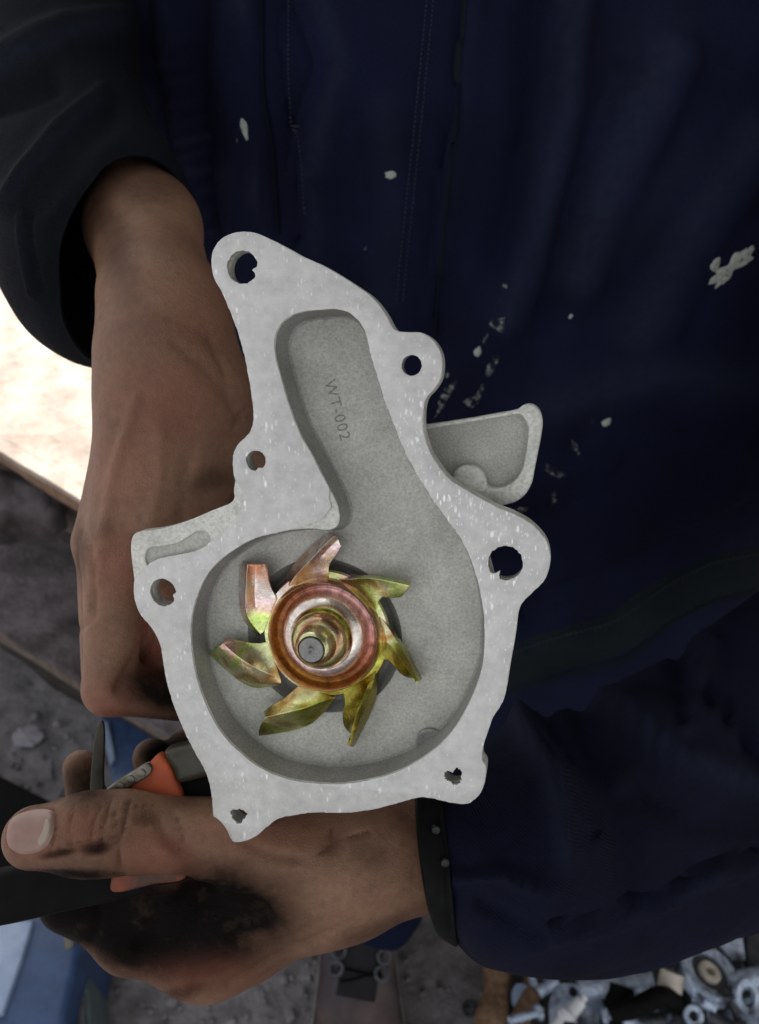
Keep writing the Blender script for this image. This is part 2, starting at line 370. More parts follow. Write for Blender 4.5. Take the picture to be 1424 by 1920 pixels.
f0, f1 = G(0, 1180, z2), G(155, 1275, z2); d2 = (f1-f0)/np.linalg.norm(f1-f0); p2 = np.array([-d2[1], d2[0], 0])
if p2[1] < 0: p2 = -p2
a, b = f0-d2*.6, f0+d2*.35
tag(grid_box('stone_step', [a, b, b+p2*.3, a+p2*.3], .012, M_stone, .0025, (36, 36, 5), 10, 9), 'grey grimy stone step lying below the sunlit slab', 'step')
tag(grid_box('ledge_board', [f0-d2*.6+p2*.004-np.array([0, 0, .015]), f0+d2*.35+p2*.004-np.array([0, 0, .015]), f0+d2*.35+p2*.05-np.array([0, 0, .015]), f0-d2*.6+p2*.05-np.array([0, 0, .015])], .035, M_ledge, .0025, (30, 20, 4), 10, 21), 'dusty brown board along the front edge of the grey stone step', 'board')
tag(grid_box('ledge_board', [f0-d2*.6+p2*.16+np.array([0, 0, .075]), f0+d2*.35+p2*.16+np.array([0, 0, .075]), f0+d2*.35+p2*.22+np.array([0, 0, .075]), f0-d2*.6+p2*.22+np.array([0, 0, .075])], .065, M_ledge, .003, (30, 20, 4), 10, 27), 'upper dusty brown board standing at the back of the stone step', 'board')
a, b = f0-d2*.6+p2*.06-np.array([0, 0, .038]), f0+d2*.35+p2*.03-np.array([0, 0, .038])
tag(grid_box('step_riser', [a, b, b+p2*.21, a+p2*.21], .17, M_beam, .012, (24, 24, 5), 10, 19), 'dark rough base under the grey stone step', 'block')
def rock(name, p, r, mat, seed, sq=(1, 1, .7), parent=None):
    bm = bmesh.new(); bmesh.ops.create_icosphere(bm, subdivisions=4, radius=1)
    for v in bm.verts:
        d = 1+.35*noise.noise(v.co*1.3+Vector((seed, 0, 0)))+.12*noise.noise(v.co*4+Vector((seed, 3, 0)))+.05*noise.noise(v.co*11)
        v.co = Vector((v.co.x*sq[0], v.co.y*sq[1], v.co.z*sq[2]))*d*r
    me = bpy.data.meshes.new(name); bm.to_mesh(me); bm.free(); o = link(name, me, mat); o.location = p; return o
tag(rock('rock', G(28, 950, z2+.09), .055, M_stone, 1.2, (1.1, .8, .95)), 'grey lumpy rock wedged under the left end of the slab', 'rock')
# beam on the ground at the far left
q0, q1 = G(-120, 1395, .03), G(150, 1530, .03); dd = (q1-q0)/np.linalg.norm(q1-q0); pp = np.array([dd[1], -dd[0], 0]); pp = pp if pp[1] < 0 else -pp
tag(grid_box('wooden_beam', [q0-dd*.1, q1+dd*.05, q1+dd*.05+pp*.14, q0-dd*.1+pp*.14], .04, M_black, .002, (16, 16, 4), 9, 3), 'black flat beam lying on the ground left of the thumb', 'beam')
# pale paper scrap
c0 = G(50, 1382, .004); bm = bmesh.new()
ring = []
for k in range(22):
    a = 2*math.pi*k/22; r = .018*(1+.35*noise.noise(Vector((math.cos(a)*1.7, math.sin(a)*1.7, 4))))
    ring.append(bm.verts.new((c0[0]+r*math.cos(a)*1.15, c0[1]+r*math.sin(a), c0[2]+.002+.003*noise.noise(Vector((math.cos(a)*2, math.sin(a)*2, 1))))))
cv = bm.verts.new((c0[0], c0[1], c0[2]+.006))
for k in range(22): bm.faces.new((ring[k], ring[(k+1) % 22], cv))
ex = bmesh.ops.extrude_face_region(bm, geom=bm.faces[:]); bmesh.ops.translate(bm, verts=[v for v in ex['geom'] if isinstance(v, bmesh.types.BMVert)], vec=(0, 0, -.003))
me = bpy.data.meshes.new('paper_scrap'); bm.to_mesh(me); bm.free(); fixn(me); tag(link('paper_scrap', me, M_paper, smooth=False), 'small pale torn scrap lying on the dark ground', 'scrap')
# unseen wall added behind the person to block the sun, open to the left
def box(x0, x1, y0, y1, z0, z1):
    return mesh('box', [(x0, y0, z0), (x1, y0, z0), (x1, y1, z0), (x0, y1, z0), (x0, y0, z1), (x1, y0, z1), (x1, y1, z1), (x0, y1, z1)],
                [(0, 3, 2, 1), (4, 5, 6, 7), (0, 1, 5, 4), (1, 2, 6, 5), (2, 3, 7, 6), (3, 0, 4, 7)])
wl = link('added_shade_wall', box(-.12, 4, 1.15, 1.3, -.01, 3.2), M_wall, smooth=False); tag(wl, kind='structure')

rf = link('added_shade_roof', box(-.17, 4, -1.3, 1.4, 2.6, 2.7), M_wall, smooth=False); tag(rf, kind='structure')  # unseen roof slab added overhead to darken reflections and leave side light

# ------------------------------------------------------------------ WATER PUMP
ncam = np.array([-.20, -.15, 1.0]); ncam /= np.linalg.norm(ncam)
n_w = ncam[0]*R_+ncam[1]*U_-ncam[2]*W_
O_w = P(640, 1150, .236)
X_w = R_-n_w*(R_@n_w); X_w /= np.linalg.norm(X_w); Y_w = np.cross(n_w, X_w)
MP = Matrix(((X_w[0], Y_w[0], n_w[0], O_w[0]), (X_w[1], Y_w[1], n_w[1], O_w[1]), (X_w[2], Y_w[2], n_w[2], O_w[2]), (0, 0, 0, 1)))
def L(x, y, h=0):
    v = c2w(C3(x, y, 1))-CAM; t = (n_w@(O_w-CAM)+h)/(n_w@v); q = CAM+v*t-O_w
    return np.array([q@X_w, q@Y_w, h])
def LL(pts, h=0): return np.array([L(x, y, h)[:2] for x, y in pts])
K = .236/F                       # metres per photo pixel on the pump face
pump = empty('water_pump', mat=MP)
tag(pump, 'grey cast water pump with silvery gasket face and golden seven-bladed impeller', 'water pump')
shared_a = [(403, 525), (397, 500), (398, 478), (405, 460), (418, 446), (437, 437), (460, 434), (480, 437), (497, 444), (530, 460), (570, 482), (610, 500), (650, 524), (685, 547), (705, 565), (722, 588), (735, 612), (745, 621), (765, 623), (790, 624), (808, 634), (820, 648), (828, 668), (829, 690), (825, 712), (812, 732), (800, 745), (794, 765), (793, 800), (797, 820), (805, 845), (820, 870), (845, 900), (880, 922), (930, 950), (960, 962), (990, 978), (1010, 995), (1025, 1015), (1032, 1040), (1030, 1065), (1020, 1090), (1000, 1110), (980, 1130), (972, 1150), (967, 1190), (958, 1240), (950, 1290), (942, 1318), (925, 1345), (916, 1370), (906, 1400), (904, 1425), (911, 1437), (911, 1455), (905, 1480), (890, 1500), (872, 1508), (845, 1505), (810, 1497), (785, 1496), (750, 1505), (700, 1518), (650, 1524), (590, 1524), (550, 1529), (520, 1536), (500, 1552), (480, 1568), (460, 1577), (440, 1579), (420, 1570), (407, 1553), (400, 1530), (398, 1500), (394, 1475), (385, 1445), (365, 1410), (345, 1370), (325, 1320), (313, 1280), (306, 1240), (302, 1215), (295, 1195), (280, 1172), (262, 1150), (252, 1120), (251, 1098)]
gask_b = [(255, 1083), (276, 1061), (301, 1047), (367, 1033), (395, 1016), (431, 984), (447, 963), (457, 935), (452, 914)]
body_b = [(247, 1065), (244, 1040), (244, 1018), (249, 1004), (262, 998), (300, 993), (350, 978), (400, 957), (428, 946), (438, 935), (437, 920)]
shared_c = [(440, 897), (437, 870), (438, 850), (445, 835), (460, 820), (470, 808), (475, 790), (475, 765), (470, 730), (465, 700), (458, 665), (445, 620), (430, 580), (415, 545)]
pocket = [(600, 582), (625, 580), (650, 585), (670, 600), (685, 625), (693, 660), (705, 700), (718, 745), (735, 790), (760, 850), (790, 905), (830, 965), (860, 1005), (880, 1045), (895, 1090), (905, 1140), (908, 1190), (905, 1240), (895, 1280), (878, 1320), (855, 1360), (825, 1395), (785, 1425), (740, 1448), (690, 1462), (640, 1469), (590, 1468), (540, 1460), (490, 1440), (445, 1405), (410, 1365), (385, 1315), (367, 1260), (359, 1200), (362, 1150), (378, 1100), (400, 1065), (435, 1035), (480, 1010), (530, 998), (580, 993), (610, 996), (630, 990), (637, 972), (632, 945), (618, 915), (600, 880), (585, 850), (565, 815), (545, 765), (530, 715), (518, 670), (516, 640), (525, 612), (545, 594), (570, 585)]
holes = [(455, 501, 29), (772, 685, 18), (480, 864, 19), (306, 1111, 27), (948, 1056, 31), (851, 1455, 17), (448, 1530, 17)]
GT = .0007
g_out = resample(smooth_loop(LL(shared_a+gask_b+shared_c), 4), .0004)
pk = resample(smooth_loop(LL(pocket), 4), .0005)
if area(pk) < 0: pk = pk[::-1]
pk_g_px = list(pocket)
i0 = pk_g_px.index((580, 993)); pk_g_px[i0:i0+4] = [(578, 985), (600, 977), (612, 966), (622, 950)]
i1 = pk_g_px.index((632, 945)); pk_g_px[i1] = (618, 932)
pk_gx = offset(resample(smooth_loop(LL(pk_g_px), 4), .0004), .00015)
gl = [jitter(g_out, .00007, 1), jitter(pk_gx, .00006, 1)]
for k, (x, y, r) in enumerate(holes):
    c = L(x, y)[:2]; n = 44; a = np.linspace(0, 2*math.pi, n, endpoint=False)
    rr = r*K*(1+.018*rng.normal(0, 1, n))
    # torn flaps of gasket left hanging in some holes
    fl = {0: (-.25, .38, .22), 3: (-.25, .32, .16), 4: (-2.15, .42, .16), 5: (1.9, .5, .5), 6: (-.8, .3, .6), 2: (-1.2, .3, .3)}.get(k)
    if fl:
        da = np.abs((a-fl[0]+math.pi) % (2*math.pi)-math.pi); rr *= 1-fl[1]*np.exp(-(da/fl[2])**2)*(1+.15*rng.normal(0, 1, n))
    if k in (5, 6): rr *= (1+.12*np.sin(a*3+k)+.07*rng.normal(0, 1, n))*.95
    gl.append(np.stack([c[0]+rr*np.cos(a), c[1]+rr*np.sin(a)], 1))
link('gasket', plate(gl, -GT, 0, .00016, 1), M_gask, pump, smooth=False)
# flange body
f_out = offset(resample(smooth_loop(LL(shared_a+body_b+shared_c), 4), .0005), .00012)
hb = [circ(L(x, y)[:2], (r+2)*K) for x, y, r in holes]
slot = resample(smooth_loop(LL([(272, 1056), (271, 1040), (279, 1029), (300, 1026), (330, 1020), (352, 1008), (368, 998), (382, 998), (391, 1006), (391, 1017), (380, 1026), (350, 1038), (310, 1046), (290, 1056), (281, 1064)]), 4), .0005)
m1 = plate([f_out, pk, slot]+hb, -.0026, -GT-.00003, .0005, 2)
m2 = plate([f_out, pk]+hb, -.0068, -.0027, .0006, 1)
fl = link('flange', join([m1, m2]), M_rim, pump, smooth=False)
# pocket wall and floor
FLR = -.0100
pin = offset(pk, -.0009); n = len(pk); pm = offset(pk, -.00012)
vs = [(q[0], q[1], -GT-.0002) for q in pk]+[(q[0], q[1], -.0015) for q in pm]+[(q[0], q[1], FLR+.0008) for q in offset(pk, -.0007)]+[(q[0], q[1], FLR+.0002) for q in pin]+[(q[0], q[1], FLR) for q in offset(pk, -.0016)]
fs = []
for r in range(4):
    for i in range(n): j = (i+1) % n; fs.append((r*n+i, r*n+j, (r+1)*n+j, (r+1)*n+i))
wall_me = mesh('w', vs, fs); 
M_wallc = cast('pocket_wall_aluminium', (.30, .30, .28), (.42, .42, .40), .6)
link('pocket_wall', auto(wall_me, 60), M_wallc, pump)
ic = L(605, 1195, -.003)[:2]
rc = circ(L(607, 1193, FLR)[:2], 153*K*1.03, 80); rcc = L(607, 1193, FLR)[:2]
fl_me = plate([offset(pk, -.0015), rc], FLR-.0006, FLR, 0)
link('pocket_floor', fl_me, M_cast, pump, smooth=False)
rR = 153*K*1.03
link('seal_recess', lathe([(rR, FLR), (rR-.0006, FLR-.0006), (rR-.0024, FLR-.0030), (rR-.0032, FLR-.0034), (0, FLR-.0034)], 80, rcc), M_wallc, pump)
# rear body and bracket, visible beside the face
ob = offset(pk, .0028)
link('rear_casing', join([plate([ob, offset(pk, .0003)], -.019, -.0069, .0004, 1), plate([ob], -.0225, -.0191, .001, 2)]), M_cast, pump, smooth=False)
hB = -.013
br_out = LL([(760, 800), (800, 796), (880, 784), (930, 775), (968, 768), (982, 759), (996, 757), (1009, 764), (1016, 778), (1018, 795), (1015, 820), (1009, 850), (1003, 880), (998, 905), (985, 928), (965, 942), (935, 950), (900, 960), (860, 930), (800, 880), (760, 850)], hB)
br_in = LL([(770, 812), (800, 806), (880, 793), (930, 785), (968, 778), (980, 782), (989, 800), (989, 820), (985, 850), (980, 875), (970, 895), (952, 910), (932, 915), (915, 909), (912, 895), (907, 884), (896, 875), (880, 871), (864, 874), (852, 884), (848, 900), (825, 880), (770, 850)], hB)
bo = resample(smooth_loop(br_out, 4), .0006); bi = resample(smooth_loop(br_in, 4), .0006)
link('side_bracket', join([plate([bo, bi], hB-.0045, hB, .0007, 2), plate([bo], hB-.0075, hB-.0046, .0006, 1)]), M_rim, pump, smooth=False)
link('bracket_web', plate([offset(bi, .0002)], hB-.0046, hB-.0042, 0), M_cast, pump, smooth=False)
link('bracket_slot_floor', plate([offset(slot, .0002)], -.0027, -.0017, 0), M_cast, pump, smooth=False)
# machined boss cut into the floor edge, lower right
bc = L(808, 1392, FLR)[:2]
link('screw_boss', lathe([(.0046, FLR), (.0046, FLR+.0009), (.0042, FLR+.0012), (.0034, FLR+.0010), (.0026, FLR+.0003), (0, FLR+.0002)], 40, bc), M_wallc, pump)
# cast-in marking
tc = bpy.data.curves.new('t', 'FONT'); tc.body = 'WT-002'; tc.size = 31*K; tc.extrude = .00006; tc.space_character = 1.12; tc.align_x = 'CENTER'; tc.align_y = 'CENTER'; tc.resolution_u = 3
to = bpy.data.objects.new('t', tc); COL.objects.link(to); dg = bpy.context.evaluated_depsgraph_get(); dg.update()
tm = bpy.data.meshes.new_from_object(to.evaluated_get(dg)); bpy.data.objects.remove(to)
p0, p1 = L(615, 706, FLR), L(650, 832, FLR); an = math.atan2(p1[1]-p0[1], p1[0]-p0[0]); mid = (p0+p1)/2
tm.transform(Matrix.Translation((mid[0], mid[1], FLR+.00004)) @ Matrix.Rotation(an, 4, 'Z'))
link('stamped_marking', tm, simple('stamped_grey', (.12, .12, .115), (.34, .34, .32), 1500, .6, .3), pump, smooth=False)
# impeller
imp = empty('impeller'); imp.parent = pump
z = lambda x, y: (360+x/3.0957, 980+y/3.0957)
k = K
hub = lathe([(100*k, -.0075), (113*k, -.0060), (112*k, -.0045), (109*k, -.0030), (106.5*k, -.0026), (104*k, -.0031), (101*k, -.0048), (98.5*k, -.0060), (96*k, -.0068), (93*k, -.0071), (90*k, -.0067), (86*k, -.0050), (81*k, -.0034), (75*k, -.0023), (68*k, -.0016), (62*k, -.0013), (59.5*k, -.0015), (57.5*k, -.0019), (56.5*k, -.0012), (55*k, .0004), (52*k, .0019), (47*k, .0030), (42*k, .0035), (38.5*k, .0037), (37*k, .0044), (35.5*k, .0062), (33*k, .0077), (29.5*k, .0085), (26*k, .0088), (24*k, .0084)], 96, ic)
link('hub_cup', hub, M_zinc2, imp)
link('shaft', lathe([(24*k, .007), (23.6*k, .0088), (22.6*k, .0091), (9*k, .0091), (4*k, .0088), (0, .0082)], 48, ic), M_steel, imp)
link('disc', lathe([(104*k, -.0080), (124*k, -.0077), (127*k, -.0072), (124*k, -.0064), (104*k, -.0060)], 90, ic), M_zinc, imp)
def blade(lines, hs):
    """lines: polylines in zoom pixels lying side by side, hs: height of each line"""
    n = 9; rows = []
    for ln, h in zip(lines, hs):
        h = h if isinstance(h, (list, tuple)) else [h, h]
        q = smooth_loop([np.array(z(*p)) for p in ln], 8, False)
        s = np.r_[0, np.cumsum(np.linalg.norm(np.diff(q, axis=0), axis=1))]; t = np.linspace(0, s[-1], n)
        qx = np.interp(t, s, q[:, 0]); qy = np.interp(t, s, q[:, 1]); hh = np.interp(np.linspace(0, 1, n), np.linspace(0, 1, len(h)), h)
        rows.append([L(a, b, c) for a, b, c in zip(qx, qy, hh)])
    vs = [v for r in rows for v in r]; fs = []
    for i in range(len(rows)-1):
        for j in range(n-1): fs.append((i*n+j, i*n+j+1, (i+1)*n+j+1, (i+1)*n+j))
    me = mesh('blade', vs, fs); b = bmesh.new(); b.from_mesh(me); bmesh.ops.recalc_face_normals(b, faces=b.faces)
    if sum(f.normal.z for f in b.faces) < 0: bmesh.ops.reverse_faces(b, faces=b.faces)
    b.to_mesh(me); b.free()
    o = link('blade', me, M_zinc, imp)
    so = o.modifiers.new('s', 'SOLIDIFY'); so.thickness = .0011; so.offset = -1
    bv = o.modifiers.new('b', 'BEVEL'); bv.width = .00022; bv.segments = 2
    ss = o.modifiers.new('ss', 'SUBSURF'); ss.levels = 1; ss.render_levels = 2
D = -.0062; lo = -.0088; up = -.0022; mi = -.0040
blade([[(520, 380), (555, 290), (620, 205), (700, 125), (790, 55)], [(560, 372), (600, 310), (680, 225), (760, 140), (828, 75)], [(640, 345), (690, 280), (745, 205), (800, 140), (850, 95)], [(800, 335), (795, 290), (800, 245), (840, 190), (868, 140)]], [lo, [D, up, up], [D, mi, mi], [D, -.0052, -.0044]])
blade([[(835, 302), (900, 296), (1000, 300), (1130, 312), (1275, 340)], [(845, 325), (930, 330), (1000, 318), (1130, 335), (1268, 365)], [(930, 370), (1010, 350), (1090, 370), (1160, 390), (1240, 410)], [(1075, 520), (1080, 465), (1110, 435), (1160, 440), (1215, 435)]], [lo, [D, up, up], [D, mi, -.003], [D, -.0055, -.0048]])
blade([[(1090, 505), (1130, 550), (1185, 640), (1255, 745), (1338, 905)], [(1085, 540), (1130, 590), (1185, 680), (1240, 770), (1318, 925)], [(1080, 620), (1120, 680), (1170, 730), (1215, 800), (1290, 905)], [(1085, 800), (1140, 795), (1180, 840), (1220, 885), (1270, 905)]], [lo, [D, -.005, up], [D, mi, up], [D, -.0058, -.0045]])
blade([[(1090, 845), (1082, 940), (1068, 1035), (1010, 1170), (940, 1305)], [(1070, 860), (1045, 960), (1020, 1060), (970, 1170), (918, 1298)], [(1040, 880), (1010, 980), (980, 1060), (945, 1140), (925, 1210)], [(880, 985), (890, 1040), (876, 1110), (880, 1175), (918, 1225)]], [lo, [D, mi, up], [D, -.0015, up], [D, -.0055, -.0055]])
blade([[(830, 1040), (760, 1110), (690, 1175), (560, 1215), (388, 1240)], [(835, 1020), (760, 1060), (670, 1115), (560, 1160), (390, 1195)], [(830, 1010), (740, 1045), (650, 1080), (540, 1105), (425, 1130)], [(620, 945), (570, 990), (520, 1030), (460, 1060), (416, 1095)]], [lo, [D, -.005, mi], [D, -.002, up], [D, -.006, -.005]])
blade([[(500, 950), (430, 955), (345, 962), (215, 875), (98, 765)], [(520, 935), (440, 930), (360, 920), (240, 830), (125, 740)], [(520, 905), (430, 870), (340, 825), (270, 780), (180, 700)], [(440, 690), (390, 700), (330, 695), (260, 678), (195, 665)]], [lo, [D, -.004, mi], [D, -.002, up], [D, -.0058, -.0045]])
blade([[(385, 660), (300, 575), (272, 470), (270, 350), (274, 235)], [(400, 650), (320, 550), (312, 460), (315, 350), (322, 240)], [(415, 640), (385, 540), (366, 440), (368, 340), (374, 240)], [(500, 440), (470, 400), (450, 350), (435, 290), (415, 240)]], [lo, [D, -.003, up], [D, -.0056, -.0052], [D, -.0044, -.0028]])

# ------------------------------------------------------------------ PERSON
person = empty('person', (0.02, .5, 0))
def adopt(o, parent=person):     # keep world placement
    o.parent = parent; o.matrix_parent_inverse = Matrix.Translation(-Vector(parent.location)) if parent is person else Matrix.Identity(4); return o
tag(person, 'person in dark navy work jacket with grimy bare hands holding the pump', 'person')
def smin(a, b, k):
    h = np.maximum(k-np.abs(a-b), 0)/k; return np.minimum(a, b)-h*h*k*.25
def sdf(pts, prims):
    d = None
    for a, b, r1, r2, k, sq in prims:
        ba = b-a; t = np.clip(((pts-a)@ba)/(ba@ba+1e-12), 0, 1)
        q = pts-a-t[:, None]*ba
        if sq != 1: q = q*np.array([1, 1, 1/sq])          # squash in depth
        e = np.linalg.norm(q, axis=1)-(r1+(r2-r1)*t)
        if sq != 1: e = e*min(1, sq)
        d = e if d is None else smin(d, e, k)
    return d+SHRINK
SHRINK = .0018
def nets(prims, h):
    lo = np.min([np.minimum(a-r1*1.3, b-r2*1.3) for a, b, r1, r2, k, s in prims], axis=0)-3*h
    hi = np.max([np.maximum(a+r1*1.3, b+r2*1.3) for a, b, r1, r2, k, s in prims], axis=0)+3*h
    n = np.ceil((hi-lo)/h).astype(int)+1
    g = np.stack(np.meshgrid(*[lo[i]+h*np.arange(n[i]) for i in range(3)], indexing='ij'), -1)
    Fv = sdf(g.reshape(-1, 3), prims).reshape(n)
    ins = Fv < 0; acc = np.zeros(tuple(n-1)+(3,)); cnt = np.zeros(tuple(n-1))
    sl = lambda o: tuple(slice(o[i], n[i]-1+o[i]) for i in range(3))
    for ax in range(3):
        o2 = [i for i in range(3) if i != ax]
        for u in (0, 1):
            for v in (0, 1):
                o = [0, 0, 0]; o[o2[0]] = u; o[o2[1]] = v; p = list(o); p[ax] = 1
                A, B = Fv[sl(o)], Fv[sl(p)]; m = (A < 0) != (B < 0); t = np.where(m, A/np.where(m, A-B, 1), 0)
                off = np.zeros(tuple(n-1)+(3,)); off[..., o2[0]] = u; off[..., o2[1]] = v; off[..., ax] = t
                acc += off*m[..., None]; cnt += m
    act = cnt > 0; idx = -np.ones(tuple(n-1), int); idx[act] = np.arange(act.sum())
    ijk = np.argwhere(act); V = lo+h*(ijk+acc[act]/cnt[act][:, None]); Q = []
    for ax in range(3):
        o2 = [i for i in range(3) if i != ax]
        A = ins[tuple(slice(0, n[i]-1) if i == ax else slice(1, n[i]-1) for i in range(3))]
        B = ins[tuple(slice(1, n[i]) if i == ax else slice(1, n[i]-1) for i in range(3))]
        e = np.argwhere(A != B)
        e[:, o2[0]] += 1; e[:, o2[1]] += 1
        def s(du, dv): q = e.copy(); q[:, o2[0]] += du; q[:, o2[1]] += dv; return idx[q[:, 0], q[:, 1], q[:, 2]]
        Q.append(np.stack([s(-1, -1), s(0, -1), s(0, 0), s(-1, 0)], 1))
    Q = np.vstack(Q); Q = Q[(Q >= 0).all(1)]
    for _ in range(3):
        e = h*.3; d0 = sdf(V, prims); gr = np.stack([sdf(V+np.eye(3)[i]*e, prims)-d0 for i in range(3)], 1)/e
        gr /= (gr**2).sum(1)[:, None]+1e-9; V = V-gr*np.clip(d0, -h, h)[:, None]*.9
    gr = np.stack([sdf(V+np.eye(3)[i]*e, prims)-sdf(V-np.eye(3)[i]*e, prims) for i in range(3)], 1); gr /= np.linalg.norm(gr, axis=1)[:, None]+1e-9
    return V, Q, gr
def cap(x1, y1, d1, r1, x2, y2, d2_, r2, k=.008, sq=1): return (C3(x1, y1, d1), C3(x2, y2, d2_), r1, r2, k, sq)
# the hand at the left of the photo: back of the hand to the viewer, fingers hooked behind the pump
H1 = [cap(208, 262, .384, .0215, 270, 430, .338, .0235),
      cap(270, 430, .335, .0235, 305, 580, .302, .0215),
      cap(300, 570, .302, .0210, 308, 720, .292, .0225, .012),
      cap(330, 640, .300, .0200, 390, 770, .298, .0185, .014),          # thumb base
      cap(390, 760, .298, .0165, 445, 850, .302, .0125, .010),
      cap(440, 850, .302, .0125, 560, 1000, .300, .0105, .008),
      cap(274, 680, .293, .0160, 218, 1040, .277, .0112, .012),         # index metacarpal
      cap(300, 680, .293, .0160, 290, 1030, .276, .0112, .012),
      cap(350, 700, .296, .0150, 370, 1000, .284, .0112, .012),
      cap(262, 760, .302, .0140, 194, 1010, .292, .0120, .010),
      cap(218, 1045, .277, .0122, 206, 1290, .276, .0100, .006),        # index finger
      cap(208, 1292, .277, .0102, 420, 1312, .292, .0098, .004),
      cap(270, 1110, .289, .0115, 330, 1290, .296, .0115, .005),
      cap(280, 1285, .293, .0118, 430, 1285, .292, .0110, .006),
      cap(420, 1312, .284, .0092, 520, 1300, .290, .0085, .003),
      cap(192, 1030, .294, .0106, 198, 1260, .292, .0098, .005),        # finger behind it
      cap(290, 1040, .279, .0112, 345, 1210, .292, .0095, .005),        # middle finger going behind the pump
      cap(345, 1210, .292, .0095, 480, 1230, .298, .0085, .004),
      cap(370, 1010, .287, .0105, 440, 1160, .300, .0090, .005)]
# the lower hand: thumb across the tool, nail to the viewer
H2 = [cap(1150, 1540, .350, .032, 960, 1570, .318, .0245),
      cap(960, 1570, .318, .0240, 790, 1596, .299, .0200),
      cap(790, 1596, .299, .0200, 620, 1622, .287, .0218, .010),
      cap(620, 1600, .284, .0215, 470, 1600, .275, .0150, .014),        # thumb base
      cap(480, 1590, .272, .0145, 400, 1580, .264, .0120, .010),
      cap(400, 1568, .262, .0135, 235, 1560, .2555, .0130, .006),
      cap(235, 1560, .2555, .0128, 165, 1564, .254, .0130, .006),
      cap(165, 1564, .254, .0130, 66, 1570, .254, .0112, .006),
      cap(640, 1645, .292, .0212, 430, 1730, .290, .0200, .014),
      cap(430, 1740, .290, .0195, 380, 1780, .288, .0165, .012),        # index knuckle
      cap(390, 1790, .286, .0140, 245, 1760, .286, .0125, .008),
      cap(245, 1755, .286, .0122, 130, 1690, .288, .0105, .006),
      cap(130, 1690, .290, .0105, 80, 1600, .292, .0098, .006),
      cap(560, 1620, .298, .0200, 330, 1560, .300, .0150, .012),
      cap(310, 1665, .287, .0150, 190, 1690, .290, .0120, .006),
      cap(330, 1560, .300, .0130, 170, 1530, .298, .0095, .006),        # fingertips curling up behind the tool
      cap(170, 1530, .298, .0092, 152, 1440, .296, .0080, .004),
      cap(330, 1560, .300, .0110, 285, 1420, .300, .0085, .004),
      cap(360, 1560, .300, .0110, 350, 1400, .304, .0085, .004)]
def detail(V, Nn, feats):
    W = c2w(V); x, y, d = w2px(W); face = np.clip(-Nn[:, 2]*1.6, 0, 1)
    for pl, wd, amp in feats:
        V = V+Nn*(amp*np.exp(-(lines_dist(x, y, pl)/wd)**2)*face)[:, None]
    return V
F1 = [([(255, 750), (215, 880), (192, 1000)], 11, .0012), ([(330, 640), (400, 700), (450, 780)], 14, -.0011), ([(270, 560), (350, 600), (430, 640)], 22, -.0010),
      ([(300, 800), (300, 900), (275, 1010)], 13, .0007), ([(400, 640), (425, 700), (440, 760)], 10, -.0010), ([(196, 1030), (176, 1050), (182, 1090)], 12, .0010),
      ([(300, 1150), (268, 1220), (222, 1290)], 10, -.0018), ([(150, 1180), (175, 1160), (180, 1060), (160, 1000)], 6, -.0012), ([(262, 1010), (268, 1080), (290, 1150)], 12, -.0012),
      ([(200, 1290), (230, 1320), (320, 1330)], 15, .0006), ([(355, 870), (340, 960)], 16, -.0010), ([(225, 830), (245, 815)], 5, .0006), ([(380, 850), (350, 930), (300, 980)], 14, .0006), ([(440, 800), (470, 760)], 5, -.0008)]
F2 = [([(480, 1700), (560, 1680), (640, 1690)], 12, -.0007), ([(540, 1740), (640, 1690), (760, 1650)], 10, .0007), ([(350, 1650), (300, 1700), (260, 1770)], 12, -.0012), ([(170, 1660), (190, 1720), (170, 1770)], 8, -.0010), ([(140, 1500), (130, 1560), (140, 1620)], 3.5, -.0004), ([(330, 1530), (345, 1570), (335, 1610)], 5, -.0005), ([(236, 1650), (222, 1600), (234, 1540), (243, 1500)], 4, -.0010), ([(222, 1640), (226, 1590), (213, 1520)], 3.2, -.0007), ([(207, 1500), (190, 1560), (196, 1600)], 3.2, -.0008), ([(190, 1510), (172, 1550), (165, 1600)], 3.2, -.0006),
      ([(165, 1516), (160, 1560)], 3, -.0004), ([(232, 1505), (238, 1560), (215, 1640)], 3, .0003), ([(300, 1540), (320, 1590), (380, 1625), (450, 1640)], 9, -.0011), ([(100, 1520), (60, 1512), (20, 1535)], 4, -.0008), ([(100, 1515), (106, 1560), (90, 1610)], 4, -.0006),
      ([(110, 1585), (170, 1576), (215, 1570)], 4, -.0006), ([(440, 1565), (500, 1600), (560, 1610)], 10, -.0009), ([(620, 1555), (622, 1580), (600, 1600)], 5, -.0006), ([(655, 1570), (690, 1560)], 5, -.0006),
      ([(430, 1845), (520, 1790), (640, 1740)], 7, -.0011), ([(350, 1540), (420, 1530)], 18, .0010), ([(360, 1860), (430, 1800), (480, 1770)], 6, -.0007), ([(330, 1600), (430, 1690), (560, 1700)], 10, -.0006),
      ([(270, 1510), (275, 1560)], 3, -.0004), ([(285, 1510), (292, 1550)], 3, -.0004), ([(255, 1510), (258, 1560)], 3, -.0004)]
def blob(x, y, lst):
    g = np.zeros_like(x)
    for cx, cy, rx, ry, an, s in lst:
        a = math.radians(an); u = (x-cx)*math.cos(a)+(y-cy)*math.sin(a); v = -(x-cx)*math.sin(a)+(y-cy)*math.cos(a)
        g = np.maximum(g, s*np.exp(-((u/rx)**2+(v/ry)**2)**1.3))
    return g
